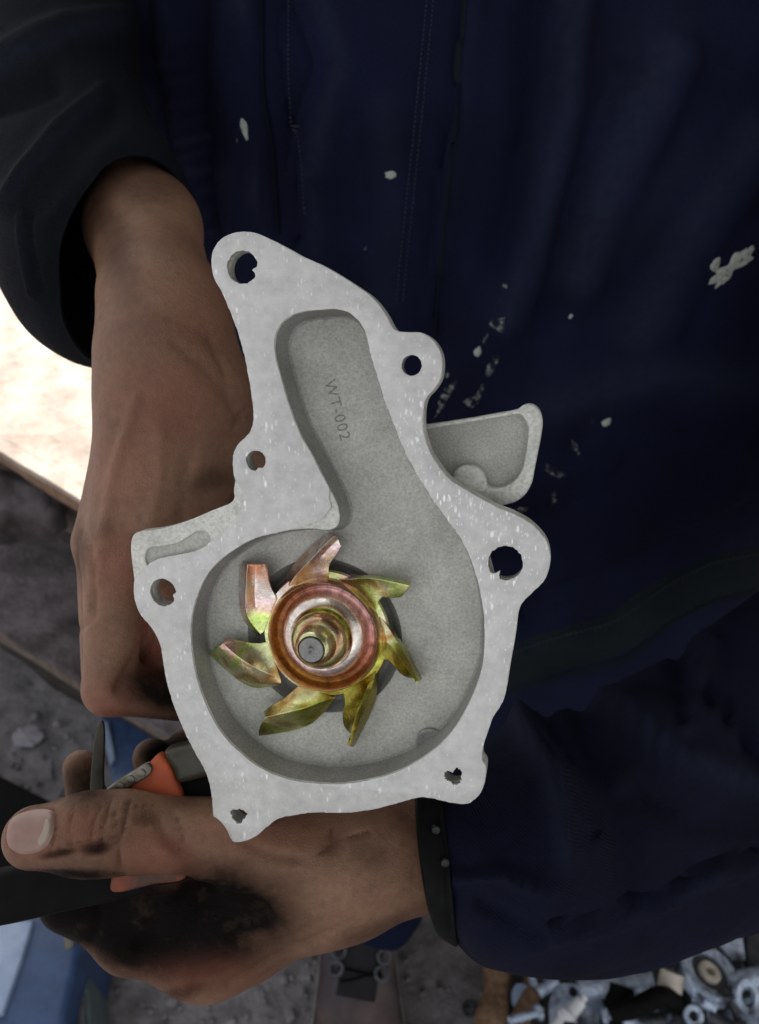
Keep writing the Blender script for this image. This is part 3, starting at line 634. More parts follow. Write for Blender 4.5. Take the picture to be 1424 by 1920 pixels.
G1 = [(310, 1290, 85, 55, 5, 1.1), (290, 1235, 26, 50, 20, .8), (395, 900, 60, 25, -20, .45), (225, 740, 60, 20, -60, .08), (150, 1040, 14, 60, 0, .55), (330, 780, 60, 50, 0, .12), (285, 1350, 120, 22, 3, .6), (200, 1000, 40, 30, 0, .2), (290, 330, 120, 60, -20, .5), (205, 430, 40, 120, -15, .55)]  # upper-hand dirt, with shade under the sleeve and between fingers painted in
G2 = [(190, 1560, 260, 110, 0, .22), (60, 1560, 62, 58, 0, .30), (300, 1740, 230, 110, 8, .9), (140, 1710, 120, 80, 20, .95), (430, 1700, 140, 70, 15, .85), (330, 1730, 150, 75, 12, 1.0), (390, 1690, 90, 60, 20, .95), (250, 1780, 70, 50, 20, .9), (180, 1590, 34, 16, -5, .75), (275, 1535, 34, 22, 0, .45), (110, 1600, 45, 10, -12, .7), (130, 1640, 160, 16, 0, .7), (80, 1740, 110, 60, 20, .85), (340, 1500, 50, 25, 0, .35),
      (500, 1760, 90, 40, -25, .5), (340, 1860, 110, 22, -20, .55), (620, 1590, 25, 25, 0, .3), (690, 1600, 40, 30, 20, .25), (720, 1740, 120, 22, -22, .4), (330, 1590, 70, 25, 30, .4), (160, 1470, 60, 60, 0, .6), (320, 1420, 70, 60, 0, .85), (90, 1498, 70, 14, -8, .5), (420, 1660, 150, 50, 15, .6)]
RD1 = [(330, 760, 110, 90, 0, .35), (240, 880, 70, 90, 0, .3), (230, 1060, 60, 70, 0, .45), (190, 1330, 60, 50, 0, .4), (290, 1190, 40, 60, 0, .6), (390, 600, 60, 80, 0, .25)]
RD2 = [(60, 1570, 60, 50, 0, .3), (290, 1600, 80, 50, 0, .4), (500, 1550, 120, 50, 0, .3), (400, 1830, 120, 40, 0, .25), (150, 1550, 50, 40, 0, .35)]
V1, Q1, N1 = nets(H1, .0011); V1 = detail(V1, N1, F1)
V2, Q2, N2 = nets(H2, .0011); V2 = detail(V2, N2, F2)
W1, W2 = c2w(V1), c2w(V2)
def wc(p1, p2, r1, r2, k=.05): return (np.array(p1, float), np.array(p2, float), r1, r2, k, 1)
el1 = c2w(C3(-110, -140, .43)); el2 = c2w(C3(1650, 1330, .46))
V3, Q3, N3 = nets([wc((.04, .56, .62), (.04, .60, 1.15), .10, .11), wc((-.10, .60, 1.2), (.18, .60, 1.2), .06, .06), wc((-.12, .6, 1.2), el1, .05, .036), wc(el1, c2w(C3(160, 260, .40)), .024, .018),
                   wc((.2, .6, 1.2), el2, .05, .036), wc(el2, c2w(C3(1250, 1500, .37)), .03, .022), wc((.04, .60, 1.2), (.04, .60, 1.36), .05, .05)], .012)
allV = np.vstack([W1, W2, V3]); allQ = np.vstack([Q1, Q2+len(W1), Q3+len(W1)+len(W2)])
bme = bpy.data.meshes.new('body'); bme.from_pydata(allV.tolist(), [], allQ.tolist()); fixn(bme)
x, y, d = w2px(allV); gm = np.zeros(len(allV)); rd = np.zeros(len(allV)); a1, a2_ = len(W1), len(W1)+len(W2)
gm[:a1] = blob(x[:a1], y[:a1], G1); gm[a1:a2_] = np.clip(1.4*blob(x[a1:a2_], y[a1:a2_], G2), 0, 1.3); rd[:a1] = blob(x[:a1], y[:a1], RD1); rd[a1:a2_] = blob(x[a1:a2_], y[a1:a2_], RD2)
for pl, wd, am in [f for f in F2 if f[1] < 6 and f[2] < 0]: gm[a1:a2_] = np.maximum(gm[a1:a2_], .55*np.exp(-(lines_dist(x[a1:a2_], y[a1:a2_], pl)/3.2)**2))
for nme, arr in (('grime_shade', gm), ('ruddy', rd)):
    at = bme.attributes.new(nme, 'FLOAT', 'POINT'); at.data.foreach_set('value', arr.astype(np.float32))
body = link('body', bme, M_skin); adopt(body)
# thumb nail
bv = BVHTree.FromPolygons([tuple(v) for v in W2], [tuple(map(int, q)) for q in Q2])
def hit(bvh, px, py, off=0.0):
    dv = Vector(c2w(C3(px, py, 1))-CAM).normalized(); h = bvh.ray_cast(Vector(CAM), dv)
    if h[0] is None: return None
    nn = h[1] if h[1].dot(dv) < 0 else -h[1]
    return np.array(h[0]+nn*off)
def patch(bvh, loop, off, rings=7, dome=0, sm=True):
    loop = np.asarray(loop, float); c = loop.mean(0); vs = []; fs = []; n = len(loop); pc = hit(bvh, c[0], c[1], off+dome)
    if pc is None: return None
    vs.append(pc)
    for r in range(1, rings+1):
        t = r/rings
        for q in loop:
            p = hit(bvh, *(c+(q-c)*t), off+dome*(1-t*t) if r < rings else -.0003)
            vs.append(p if p is not None else vs[-1])
    for i in range(n): fs.append((0, 1+i, 1+(i+1) % n))
    for r in range(rings-1):
        for i in range(n):
            j = (i+1) % n; fs.append((1+r*n+i, 1+(r+1)*n+i, 1+(r+1)*n+j, 1+r*n+j))
    return fixn(mesh('patch', vs, fs))
nl = smooth_loop([(24, 1532), (60, 1518), (98, 1518), (104, 1535), (102, 1562), (92, 1585), (70, 1600), (38, 1603), (14, 1585), (12, 1555)], 4)
pt = patch(bv, nl, .0007, 8, .0004); o = link('thumb_nail', pt, M_nail, body)
ln_ = smooth_loop([(92, 1532), (100, 1538), (99, 1560), (90, 1580), (78, 1590), (74, 1578), (84, 1558)], 4)
pt = patch(bv, ln_, .0013, 4, 0); o = link('nail_base', pt, M_lun, body)

# jacket
RIDGE = [([(232, -60), (250, 60), (285, 200), (345, 340), (395, 450)], 22, -.010), ([(275, -60), (285, 60), (300, 200), (350, 330)], 14, .010), ([(322, -60), (335, 80), (372, 230), (405, 340), (430, 440)], 9, .010), ([(345, -60), (362, 90), (402, 260), (440, 420)], 14, -.006),
         ([(455, -60), (462, 120), (470, 260), (490, 440)], 8, .011), ([(500, -60), (505, 160), (530, 240), (565, 330), (575, 440)], 18, -.006), ([(540, 300), (590, 380), (590, 500)], 20, .005), ([(600, 0), (640, 120), (610, 200), (585, 320)], 26, .007), ([(868, -60), (850, 130), (830, 300), (800, 480), (790, 640)], 6, -.006), ([(895, -60), (880, 150), (850, 340), (825, 500)], 16, .004),
         ([(1080, 0), (1060, 200), (1010, 420), (960, 600)], 40, .007), ([(1000, 0), (985, 250), (930, 480)], 34, -.006), ([(1250, 100), (1150, 320), (1080, 520)], 60, .008), ([(1424, 250), (1300, 420), (1200, 620)], 60, .006), ([(1180, 150), (1080, 380), (1020, 600)], 36, -.006),
         ([(720, 200), (740, 400), (730, 560)], 40, .004), ([(1000, 1150), (1200, 1060), (1424, 960)], 26, -.008), ([(1040, 760), (1240, 700), (1424, 720)], 60, .006), ([(1000, 1000), (1200, 900), (1424, 880)], 50, -.005)]
def cloth_disp(W, Nn, ridges, namp=.003, nf=14, stretch=(1, 1, .35)):
    x, y, d = w2px(W); dd = np.zeros(len(W))
    for pl, wd, amp in ridges: dd += amp*np.exp(-(lines_dist(x, y, pl)/wd)**2)
    for i, p in enumerate(W): dd[i] += namp*noise.fractal(Vector((p[0]*nf*stretch[0], p[1]*nf*stretch[1], p[2]*nf*stretch[2])), 1, 2, 3)
    return W+Nn*dd[:, None]
def fold_light(o, vs, ridges):  # paints fold light: paler cloth along the raised ridges
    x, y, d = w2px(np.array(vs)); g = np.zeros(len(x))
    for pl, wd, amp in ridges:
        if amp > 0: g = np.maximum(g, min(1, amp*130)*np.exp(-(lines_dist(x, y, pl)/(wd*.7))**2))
    a = o.data.attributes.new('fold_light', 'FLOAT', 'POINT'); a.data.foreach_set('value', g.astype(np.float32))
def yf(z): return np.interp(z, [.38, .55, .72, .85, 1.0, 1.3], [.37, .375, .405, .425, .45, .52])
def wx(z): return np.interp(z, [.38, .6, .9, 1.15, 1.28, 1.38], [.25, .255, .255, .25, .22, .08])
def dy(z): return np.interp(z, [.38, .6, 1.15, 1.28, 1.38], [.13, .13, .13, .11, .06])
zs = np.r_[np.linspace(.40, 1.0, 200), np.linspace(1.02, 1.38, 14)]
th = np.r_[np.linspace(math.pi*1.02, math.pi*1.98, 330), np.linspace(0, math.pi, 30)[0:]]
vs = []
for zz in zs:
    for a in th:
        c, s_ = math.cos(a), math.sin(a); e = 2/2.7
        vs.append((.08+wx(zz)*np.sign(c)*abs(c)**e, yf(zz)+dy(zz)+dy(zz)*np.sign(s_)*abs(s_)**e, zz))
vs = np.array(vs); nt_ = len(th); fs = []
for j in range(len(zs)-1):
    for i in range(nt_): k = (i+1) % nt_; fs.append((j*nt_+i, j*nt_+k, (j+1)*nt_+k, (j+1)*nt_+i))
nn = np.array([((v[0]-.08)/.08, v[1]-(yf(v[2])+dy(v[2])), 0) for v in vs]); nn[:, 0] *= .25; nn /= np.linalg.norm(nn, axis=1)[:, None]+1e-9
fr = (vs[:, 1] < yf(vs[:, 2])+dy(vs[:, 2]))
disp = cloth_disp(vs, nn, [(p_, w_*.9, a_*1.7) for p_, w_, a_ in RIDGE], .0055, 13, (1, 1, .45)); vs = np.where(fr[:, None], disp, vs)
# caps
top = len(vs); vs = np.vstack([vs, [[.08, .62, 1.40]]]); fs += [((len(zs)-1)*nt_+i, (len(zs)-1)*nt_+(i+1) % nt_, top) for i in range(nt_)]
jme = mesh('jacket', vs, fs); fixn(jme)
jacket = link('jacket', jme, M_navy); adopt(jacket); fold_light(jacket, vs, RIDGE+[([(1130, 200), (1250, 60)], 90, .003), ([(1100, 500), (1300, 300)], 70, .003)])
jb = BVHTree.FromPolygons([tuple(v) for v in vs], fs)
def strip(name, pl, hw, off, mat, thick=.0012, n=70, cols=6, parent=jacket, bvh=jb, wob=0):
    q = smooth_loop(pl, 12, False); s = np.r_[0, np.cumsum(np.linalg.norm(np.diff(q, axis=0), axis=1))]; t = np.linspace(0, s[-1], n)
    qx = np.interp(t, s, q[:, 0]); qy = np.interp(t, s, q[:, 1]); tx = np.gradient(qx); ty = np.gradient(qy); m = np.hypot(tx, ty); tx /= m; ty /= m
    vs = []; ok = True
    for i in range(n):
        for c in range(cols+1):
            u = c/cols*2-1; p = hit(bvh, qx[i]-ty[i]*hw*u, qy[i]+tx[i]*hw*u, off if abs(u) < .99 else -.001)
            if p is None: p = vs[-1] if vs else None
            if p is None: return None
            vs.append(p+(wob*noise.noise(Vector((i*.35, c*.5, off*900))) if wob else 0)*U_)
    fs = [(i*(cols+1)+c, i*(cols+1)+c+1, (i+1)*(cols+1)+c+1, (i+1)*(cols+1)+c) for i in range(n-1) for c in range(cols)]
    return link(name, fixn(mesh(name, vs, fs)), mat, parent)
strip('placket', [(835, -20), (815, 200), (790, 420), (775, 640)], 42, .0022, M_navy)
strip('front_seam', [(515, -20), (515, 160), (535, 280), (545, 440)], 22, .0018, M_navy)
strip('hem_band', [(930, 1262), (1040, 1222), (1150, 1190), (1240, 1130), (1330, 1085), (1440, 1062)], 42, .0045, M_hem, wob=.0015, n=90)
for pl in ([(930, 1308), (1040, 1270), (1170, 1235), (1250, 1172), (1330, 1130), (1440, 1105)], [(490, -20), (494, 170), (512, 290), (522, 440)], [(876, -20), (856, 200), (832, 420), (815, 640)]):
    strip('seam_line', pl, 3, .0030, M_hem, n=80, cols=2)
def stitch(pl, mat, off=.0032, step=9, ln=5, hw=.9):
    q = smooth_loop(pl, 14, False); s_ = np.r_[0, np.cumsum(np.linalg.norm(np.diff(q, axis=0), axis=1))]; vs = []; fs = []
    for t in np.arange(0, s_[-1]-ln, step):
        A = np.array([np.interp(t, s_, q[:, 0]), np.interp(t, s_, q[:, 1])]); B = np.array([np.interp(t+ln, s_, q[:, 0]), np.interp(t+ln, s_, q[:, 1])]); nn_ = np.array([-(B-A)[1], (B-A)[0]])/ln*hw
        pts = [hit(jb, *(A-nn_), off), hit(jb, *(B-nn_), off), hit(jb, *(B+nn_), off), hit(jb, *(A+nn_), off)]; mid_ = hit(jb, *((A+B)/2), off+.0004)
        if any(p is None for p in pts) or mid_ is None: continue
        o_ = len(vs); vs += pts+[mid_]; fs += [(o_, o_+1, o_+4), (o_+1, o_+2, o_+4), (o_+2, o_+3, o_+4), (o_+3, o_, o_+4)]
    o = link('stitching', mesh('stitching', vs, fs), mat, jacket); o['kind'] = 'stuff'
M_thread = simple('navy_thread', (.012, .015, .030), (.03, .034, .055), 300, .8)
stitch([(800, -10), (780, 200), (755, 420), (742, 560)], M_thread); stitch([(812, -10), (792, 200), (768, 420), (754, 560)], M_thread)
stitch([(545, -10), (545, 160), (562, 280), (572, 400)], M_thread); stitch([(930, 1225), (1040, 1188), (1150, 1156), (1240, 1096), (1330, 1050), (1440, 1028)], M_thread, .0045)
# paint splashes
SPL = [([(1328, 530), (1345, 505), (1362, 498), (1375, 478), (1395, 465), (1412, 458), (1418, 468), (1410, 488), (1392, 500), (1375, 508), (1368, 525), (1352, 535), (1340, 540)], M_paint), ([(1332, 500), (1340, 486), (1352, 482), (1350, 496), (1338, 512)], M_paint),
       ([(452, 222), (462, 225), (466, 248), (464, 268), (456, 252), (450, 236)], M_paint), ([(724, 323), (738, 320), (744, 330), (734, 337), (723, 333)], M_paint), ([(918, 594), (926, 600), (948, 594), (950, 612), (938, 625), (926, 614), (917, 608)], M_paintT), ([(890, 655), (900, 650), (903, 662), (896, 670), (889, 665)], M_paint), ([(905, 640), (912, 628), (918, 622), (912, 638), (906, 648)], M_paintT),
       ([(820, 770), (826, 740), (840, 722), (856, 715), (850, 735), (838, 752), (830, 778), (815, 782)], M_paintT), ([(868, 752), (885, 745), (898, 735), (905, 715), (908, 730), (896, 758), (880, 764)], M_paintT), ([(1128, 793), (1140, 784), (1148, 786), (1142, 797), (1132, 800)], M_paint), ([(1110, 788), (1116, 784), (1120, 792), (1114, 796)], M_paintT), ([(1072, 828), (1080, 826), (1090, 850), (1082, 854), (1074, 842)], M_paintT),
       ([(1034, 930), (1040, 920), (1046, 944), (1036, 946)], M_paintT), ([(1022, 868), (1045, 880), (1066, 892), (1050, 896), (1025, 886)], M_paintT), ([(1066, 594), (1072, 588), (1075, 592), (1069, 598)], M_paint), ([(792, 428), (796, 436), (793, 444), (790, 436)], M_paintT), ([(682, 468), (687, 458), (689, 464), (684, 472)], M_paintT), ([(790, 376), (794, 384), (792, 390), (789, 382)], M_paintT),
       ([(942, 535), (950, 530), (952, 540), (945, 546)], M_paintT), ([(936, 558), (944, 555), (946, 562), (939, 566)], M_paintT), ([(912, 690), (930, 665), (936, 672), (925, 700), (915, 705)], M_paintT), ([(835, 700), (840, 695), (842, 705), (837, 710)], M_paintT), ([(444, 256), (446, 252), (447, 266), (444, 268)], M_paintT), ([(955, 955), (985, 950), (990, 956), (965, 960)], M_paintT)]
for lp, mt in SPL:
    q = smooth_loop(lp, 4); c = q.mean(0); q = c+(q-c)*(1+.10*rng.normal(0, 1, len(q)))[:, None]
    pt = patch(jb, q, .0006, 4, .0003)
    if pt: link('paint_spot', pt, mt, jacket)
# sleeves
def sleeve(name, rings, mat, ridges, n=110, m=150, namp=.003, nf=16):
    """rings: centre (px,py,d), u (px,px) half axis, w (px,px,metres)"""
    pts = []
    for (cx, cy, d), (ux, uy), (wx_, wy, wd) in rings:
        c = C3(cx, cy, d); u = np.array([ux*d/F, -uy*d/F, 0]); w_ = np.array([wx_*d/F, -wy*d/F, wd]); pts.append(np.r_[c, u, w_])
    Rg = smooth_loop(pts, max(2, n//len(pts)), False); vs = []; nn = []
    a = np.linspace(0, 2*math.pi, m, endpoint=False)
    for q in Rg:
        c, u, w_ = q[:3], q[3:6], q[6:9]; off = np.cos(a)[:, None]*u+np.sin(a)[:, None]*w_
        vs.append(c2w(c+off)); nn.append(c2w(off)-CAM)
    vs = np.vstack(vs); nn = np.vstack(nn); nn /= np.linalg.norm(nn, axis=1)[:, None]
    vs = cloth_disp(vs, nn, ridges, namp, nf, (1, 1, 1)); k = len(Rg)
    fs = [(i*m+j, i*m+(j+1) % m, (i+1)*m+(j+1) % m, (i+1)*m+j) for i in range(k-1) for j in range(m)]
    o = link(name, fixn(mesh(name, vs, fs)), mat); adopt(o)
    fold_light(o, vs, ridges); sd = o.modifiers.new('s', 'SOLIDIFY'); sd.thickness = .0018; sd.offset = -1
    return o, vs, fs
s1, v1, f1 = sleeve('sleeve', [((249, 495, .330), (-76, 176), (-75, -55, -.026)), ((220, 478, .335), (-104, 184), (-70, -55, -.034)), ((180, 428, .345), (-122, 186), (-60, -50, -.040)), ((120, 300, .362), (-130, 175), (-40, -30, -.044)), ((40, 120, .385), (-195, 150), (-20, -10, -.048)), ((-60, -100, .41), (-240, 120), (0, 0, -.05)), ((-150, -420, .45), (-250, 60), (0, 0, -.055)), ((-200, -900, .50), (-260, 0), (0, 0, -.06))],
    M_dark, [([(190, 180), (110, 250), (50, 320), (5, 380)], 16, .004), ([(210, 210), (130, 290), (60, 380)], 26, -.003), ([(35, 400), (45, 480), (60, 550)], 6, .002), ([(50, 400), (60, 480), (75, 550)], 5, -.002), ([(0, 120), (120, 60), (220, 40)], 30, .006), ([(0, 200), (100, 160)], 22, -.005), ([(150, 330), (110, 420), (110, 540)], 40, -.002)], namp=.0022)
s2, v2, f2 = sleeve('sleeve', [((812, 1600, .303), (22, 132), (-6, 0, -.0275)), ((835, 1602, .306), (15, 145), (0, 0, -.032)), ((870, 1606, .312), (6, 165), (0, 0, -.042)), ((915, 1600, .318), (0, 190), (0, 0, -.048)), ((990, 1580, .328), (0, 222), (0, 0, -.054)), ((1120, 1560, .342), (10, 246), (0, 0, -.048)), ((1280, 1505, .362), (20, 262), (0, 0, -.05)), ((1430, 1420, .39), (40, 280), (0, 0, -.052)), ((1640, 1300, .44), (120, 260), (0, 0, -.055)), ((1800, 1000, .48), (260, 120), (0, 0, -.055)), ((1820, 500, .5), (260, 0), (0, 0, -.055)), ((1650, 0, .52), (260, 0), (0, 0, -.055)), ((1350, -420, .56), (200, -120), (0, 0, -.06))],
    M_navyS, [([(1030, 1722), (1090, 1718), (1180, 1700), (1260, 1670), (1330, 1625), (1430, 1600)], 5, -.006), ([(1040, 1745), (1180, 1722), (1300, 1670), (1430, 1625)], 14, .004), ([(1270, 1180), (1275, 1280), (1285, 1360)], 14, -.005), ([(1330, 1200), (1300, 1290), (1290, 1370)], 16, .004), ([(1090, 1300), (1120, 1420), (1160, 1560), (1180, 1700)], 26, -.006), ([(960, 1330), (1040, 1450), (1060, 1600)], 22, .008), ([(1000, 1300), (1090, 1420), (1120, 1560)], 10, -.004), ([(1120, 1300), (1180, 1345), (1230, 1400)], 16, .003), ([(1320, 1290), (1380, 1350), (1424, 1420)], 12, -.006), ([(860, 1650), (930, 1640), (1020, 1670)], 12, .005), ([(1180, 1330), (1280, 1420), (1424, 1470)], 30, .006), ([(1200, 1480), (1300, 1540), (1424, 1560)], 24, -.005), ([(900, 1690), (960, 1720), (1010, 1750)], 14, -.003)], namp=.005)
sb2 = BVHTree.FromPolygons([tuple(v) for v in v2], f2)
# cuff of the right sleeve
def ringmesh(rings, m=90):
    return
cf, vc, fc = sleeve('cuff', [((800, 1594, .300), (20, 122), (-14, 0, -.0275)), ((806, 1597, .301), (21, 133), (-14, 0, -.0305)), ((822, 1600, .304), (19, 141), (-10, 0, -.0330)), ((838, 1603, .307), (14, 147), (-4, 0, -.0345))], M_cuff, [([(812, 1480), (835, 1600), (845, 1740)], 3, -.001)], 24, 120, .0005, 60)
cb = BVHTree.FromPolygons([tuple(v) for v in vc], fc)
for (x_, y_) in ((816, 1557), (832, 1618)):
    p = hit(cb, x_, y_, .0006); 
    if p is not None:
        me = lathe([(.0017, -.0006), (.0017, .0002), (.0013, .0007), (.0008, .0005), (0, .0005)], 24); me.transform(Matrix.Translation(Vector(p)) @ Matrix.Rotation(math.pi/2-PITCH, 4, 'X')); o = link('snap_button', me, M_snap, cf)
# trousers and boot
def tube(pts, rads, mat, name, n=40, parent=None, sub=8, amp=0, wrap=None):
    q = smooth_loop([np.r_[p, r] for p, r in zip(pts, rads)], sub, False); vs = []; k = len(q)
    for i, c in enumerate(q):
        t = q[min(i+1, k-1)][:3]-q[max(i-1, 0)][:3]; t /= np.linalg.norm(t); a = np.cross(t, [0.3, 1, .1]); a /= np.linalg.norm(a); b_ = np.cross(t, a)
        for j in range(n):
            th_ = 2*math.pi*j/n; p = c[:3]+(a*math.cos(th_)+b_*math.sin(th_))*c[3]
            if amp: p = p+amp*np.array(noise.noise_vector(Vector(p*25)))
            vs.append(p)
    fs = [(i*n+j, i*n+(j+1) % n, (i+1)*n+(j+1) % n, (i+1)*n+j) for i in range(k-1) for j in range(n)]+[tuple(range(n))]+[tuple((k-1)*n+j for j in range(n))]
    o = link(name, auto(fixn(mesh(name, vs, fs)), 50), mat, parent); return o
M_jean = fabric('blue_trousers', (.0015, .003, .016), (.003, .006, .028), (0, .2, .3))
ank = G(716, 1716, .15)
adopt(tube([ank, ank+(0.01, .05, .12), (.02, .5, .36), (.04, .54, .52)], [.040, .050, .075, .10], M_jean, 'trouser_leg', amp=.004))
adopt(tube([(.16, .50, 0.03), (.16, .50, .12), (.15, .52, .3), (.10, .54, .5)], [.055, .06, .075, .10], M_jean, 'trouser_leg', amp=.004))
# boot: sections along its length from heel to toe
bt = G(670, 1800, .075); toe = G(672, 1985, .03)
ax = toe-bt; ax[2] = 0; ax /= np.linalg.norm(ax); sx = np.array([-ax[1], ax[0], 0]); base = np.array([bt[0], bt[1], 0])
bw = .0455
boot = empty('boot'); adopt(boot)
secs = [(-.115, .034, .10), (-.09, .037, .125), (-.055, .038, .14), (-.02, .040, .118), (.015, .043, .088), (.05, .047, .068), (.085, .049, .058), (.12, .046, .052), (.145, .036, .045), (.158, .018, .034)]
q = smooth_loop([np.array(s_) for s_ in secs], 6, False); m = 48; vs = []
for u, hw_, ht in q:
    for j in range(m):
        a = 2*math.pi*j/m; c, s_ = math.cos(a), math.sin(a)
        xx = hw_*np.sign(c)*abs(c)**.8; zz = .02+(ht-.02)*(.5+.5*np.sign(s_)*abs(s_)**.75)
        if s_ > 0: xx *= 1-.15*s_
        p = base+ax*u+sx*xx+np.array([0, 0, zz]); p = p+.0016*np.array(noise.noise_vector(Vector(p*50))); vs.append(p)
k = len(q); fs = [(i*m+j, i*m+(j+1) % m, (i+1)*m+(j+1) % m, (i+1)*m+j) for i in range(k-1) for j in range(m)]+[tuple(range(m))]+[tuple((k-1)*m+j for j in range(m))]
up_me = auto(fixn(mesh('upper', vs, fs)), 60); upper = link('leather_upper', up_me, M_leather, boot)
ub = BVHTree.FromPolygons([tuple(v) for v in vs], fs)
ol = [];
for u, hw_, ht in q: ol.append(base+ax*u+sx*(hw_+.005))
for u, hw_, ht in q[::-1]: ol.append(base+ax*u-sx*(hw_+.005))
ol = np.array(ol); sm = plate([ol[:, :2]], .001, .024, .003, 2); link('sole', sm, simple('dark_sole', (.05, .045, .045), (.11, .1, .1), 80, .8), boot, smooth=False)
# welt stitching: little pale stitches round the edge
wv = []; wf = []
L2 = resample(offset(ol[:, :2], -.0022), .0042)
for i, p in enumerate(L2):
    t = L2[(i+1) % len(L2)]-p; t /= np.linalg.norm(t)+1e-9; nn_ = np.array([-t[1], t[0]]); o_ = len(wv)
    for dz in (.0235, .0262):
        for s_, e_ in ((-1, -1), (1, -1), (1, 1), (-1, 1)): wv.append((p[0]+t[0]*.0015*s_+nn_[0]*.0009*e_, p[1]+t[1]*.0015*s_+nn_[1]*.0009*e_, dz))
    wf += [(o_, o_+1, o_+5, o_+4), (o_+1, o_+2, o_+6, o_+5), (o_+2, o_+3, o_+7, o_+6), (o_+3, o_, o_+4, o_+7), (o_+4, o_+5, o_+6, o_+7)]
o = link('welt_stitches', mesh('st', wv, wf), M_sole, boot, smooth=False); tag(o, kind='stuff')
tg = strip('tongue', [(684, 1736), (682, 1770), (674, 1830), (666, 1872)], 44, .002, simple('dark_tongue', (.002, .002, .004), (.007, .006, .009), 80, .9), parent=boot, bvh=ub, n=30)
strip('eyelet_flap', [(640, 1740), (632, 1780), (630, 1812), (634, 1830)], 13, .0045, M_leather, parent=boot, bvh=ub, n=30)
strip('eyelet_flap', [(738, 1740), (734, 1780), (726, 1812), (716, 1834)], 17, .0045, M_leather, parent=boot, bvh=ub, n=30)
for la, lb_ in (((636, 1812), (715, 1830)), ((640, 1840), (712, 1822))): strip('lace', [la, ((la[0]+lb_[0])/2, (la[1]+lb_[1])/2), lb_], 4, .006, M_black, parent=boot, bvh=ub, n=16, cols=2)
for (x_, y_) in ((640, 1778), (716, 1790), (634, 1812), (712, 1822)):
    p = hit(ub, x_, y_, .006)
    if p is None: continue
    vs_ = []; R1, r1 = .0068, .0020; fs_ = []
    for i in range(24):
        for j in range(8):
            a, b_ = 2*math.pi*i/24, 2*math.pi*j/8; vs_.append(((R1+r1*math.cos(b_))*math.cos(a), (R1+r1*math.cos(b_))*math.sin(a), r1*math.sin(b_)))
            fs_.append((i*8+j, ((i+1) % 24)*8+j, ((i+1) % 24)*8+(j+1) % 8, i*8+(j+1) % 8))
    me = mesh('ey', vs_, fs_); me.transform(Matrix.Translation(Vector(p)) @ Matrix.Rotation(.25, 4, 'X')); link('eyelet', fixn(me), M_iron, boot)

# ------------------------------------------------------------------ TOOL in the lower hand
dT = .2615
Tm = Matrix(((R_[0], U_[0], -W_[0], 0), (R_[1], U_[1], -W_[1], 0), (R_[2], U_[2], -W_[2], 0), (0, 0, 0, 1)))
To = P(250, 1560, dT); Tm.translation = Vector(To); tool = empty('utility_knife', mat=Tm)
tag(tool, 'orange and black grimy hand tool pinned under the thumb of the lower hand', 'hand tool')
def T2(pts, h=0):
    d = dT-h; return np.array([[(x-712)/F*d-(250-712)/F*dT, -(y-960)/F*d+(1560-960)/F*dT] for x, y in pts])
def tp(name, pts, h0, h1, mat, bev=.001, sm=4):
    return link(name, plate([resample(smooth_loop(T2(pts, h1), sm), .0008)], h0, h1, bev, 3), mat, tool, smooth=False)
tp('handle_body', [(-90, 1660), (0, 1640), (110, 1600), (190, 1560), (215, 1500), (260, 1480), (330, 1460), (400, 1450), (430, 1500), (430, 1600), (350, 1655), (290, 1668), (235, 1690), (120, 1715), (0, 1742), (-90, 1750)], -.012, -.003, M_black, .003)
tp('orange_grip', [(262, 1455), (285, 1425), (300, 1416), (313, 1428), (322, 1445), (330, 1466), (345, 1510), (350, 1600), (345, 1650), (290, 1660), (212, 1676), (208, 1640), (215, 1560), (228, 1490)], -.005, .0005, M_orange, .0015)
tp('handle_sleeve', [(306, 1412), (345, 1398), (400, 1384), (430, 1400), (430, 1450), (380, 1462), (334, 1472), (322, 1450)], -.008, .0012, M_olive, .003)
tp('slide_strip', [(196, 1484), (225, 1462), (250, 1447), (272, 1434), (283, 1436), (284, 1447), (275, 1458), (250, 1472), (222, 1490), (205, 1498)], -.002, .0018, M_metal, .0006)
for x_, y_ in ((266, 1449), (246, 1461), (226, 1474)):
    c = T2([(x_, y_)], .0018)[0]; link('rivet', lathe([(.0013, .0015), (.0012, .0023), (.0008, .0025), (0, .0024)], 20, c), M_metal, tool)
tp('steel_blade', [(170, 1500), (172, 1430), (181, 1368), (192, 1352), (196, 1380), (194, 1440), (192, 1500)], -.022, -.0205, M_olive, .0004)

# ------------------------------------------------------------------ things on the ground, lower left
def bx(name, pts_bottom, z0, z1, mat, bev, parent=None, taper=0):
    L_ = np.array(pts_bottom)[:, :2]; return link(name, plate([L_], z0, z1, bev, 3), mat, parent, smooth=False)
def quad(c, w_, l_, ang):
    a = math.radians(ang); u = np.array([math.cos(a), math.sin(a)]); v = np.array([-u[1], u[0]])
    return resample(smooth_loop([c[:2]+u*s*w_/2+v*t*l_/2 for s, t in ((-1, -1), (0, -1), (1, -1), (1, 0), (1, 1), (0, 1), (-1, 1), (-1, 0))], 3), .004)
can = empty('blue_canister', (*G(40, 1830, 0)[:2], 0)); tag(can, 'blue plastic canister with pale side standing under the hand at bottom left', 'canister')
cg = G(30, 1850, .12)
def rel(me, root): me.transform(Matrix.Translation(-Vector(root.location))); return me
poly = np.array([G(-160, 1700, .14)[:2], G(165, 1700, .14)[:2], G(150, 1780, .14)[:2], G(105, 1985, .14)[:2], G(-160, 1985, .14)[:2]])
link('canister_body', rel(plate([poly], 0, .14, .008, 3), can), M_blue, can, smooth=False)
poly = np.array([G(-150, 1725, .147)[:2], G(62, 1725, .147)[:2], G(40, 1800, .147)[:2], G(5, 1900, .147)[:2], G(-150, 1970, .147)[:2]])
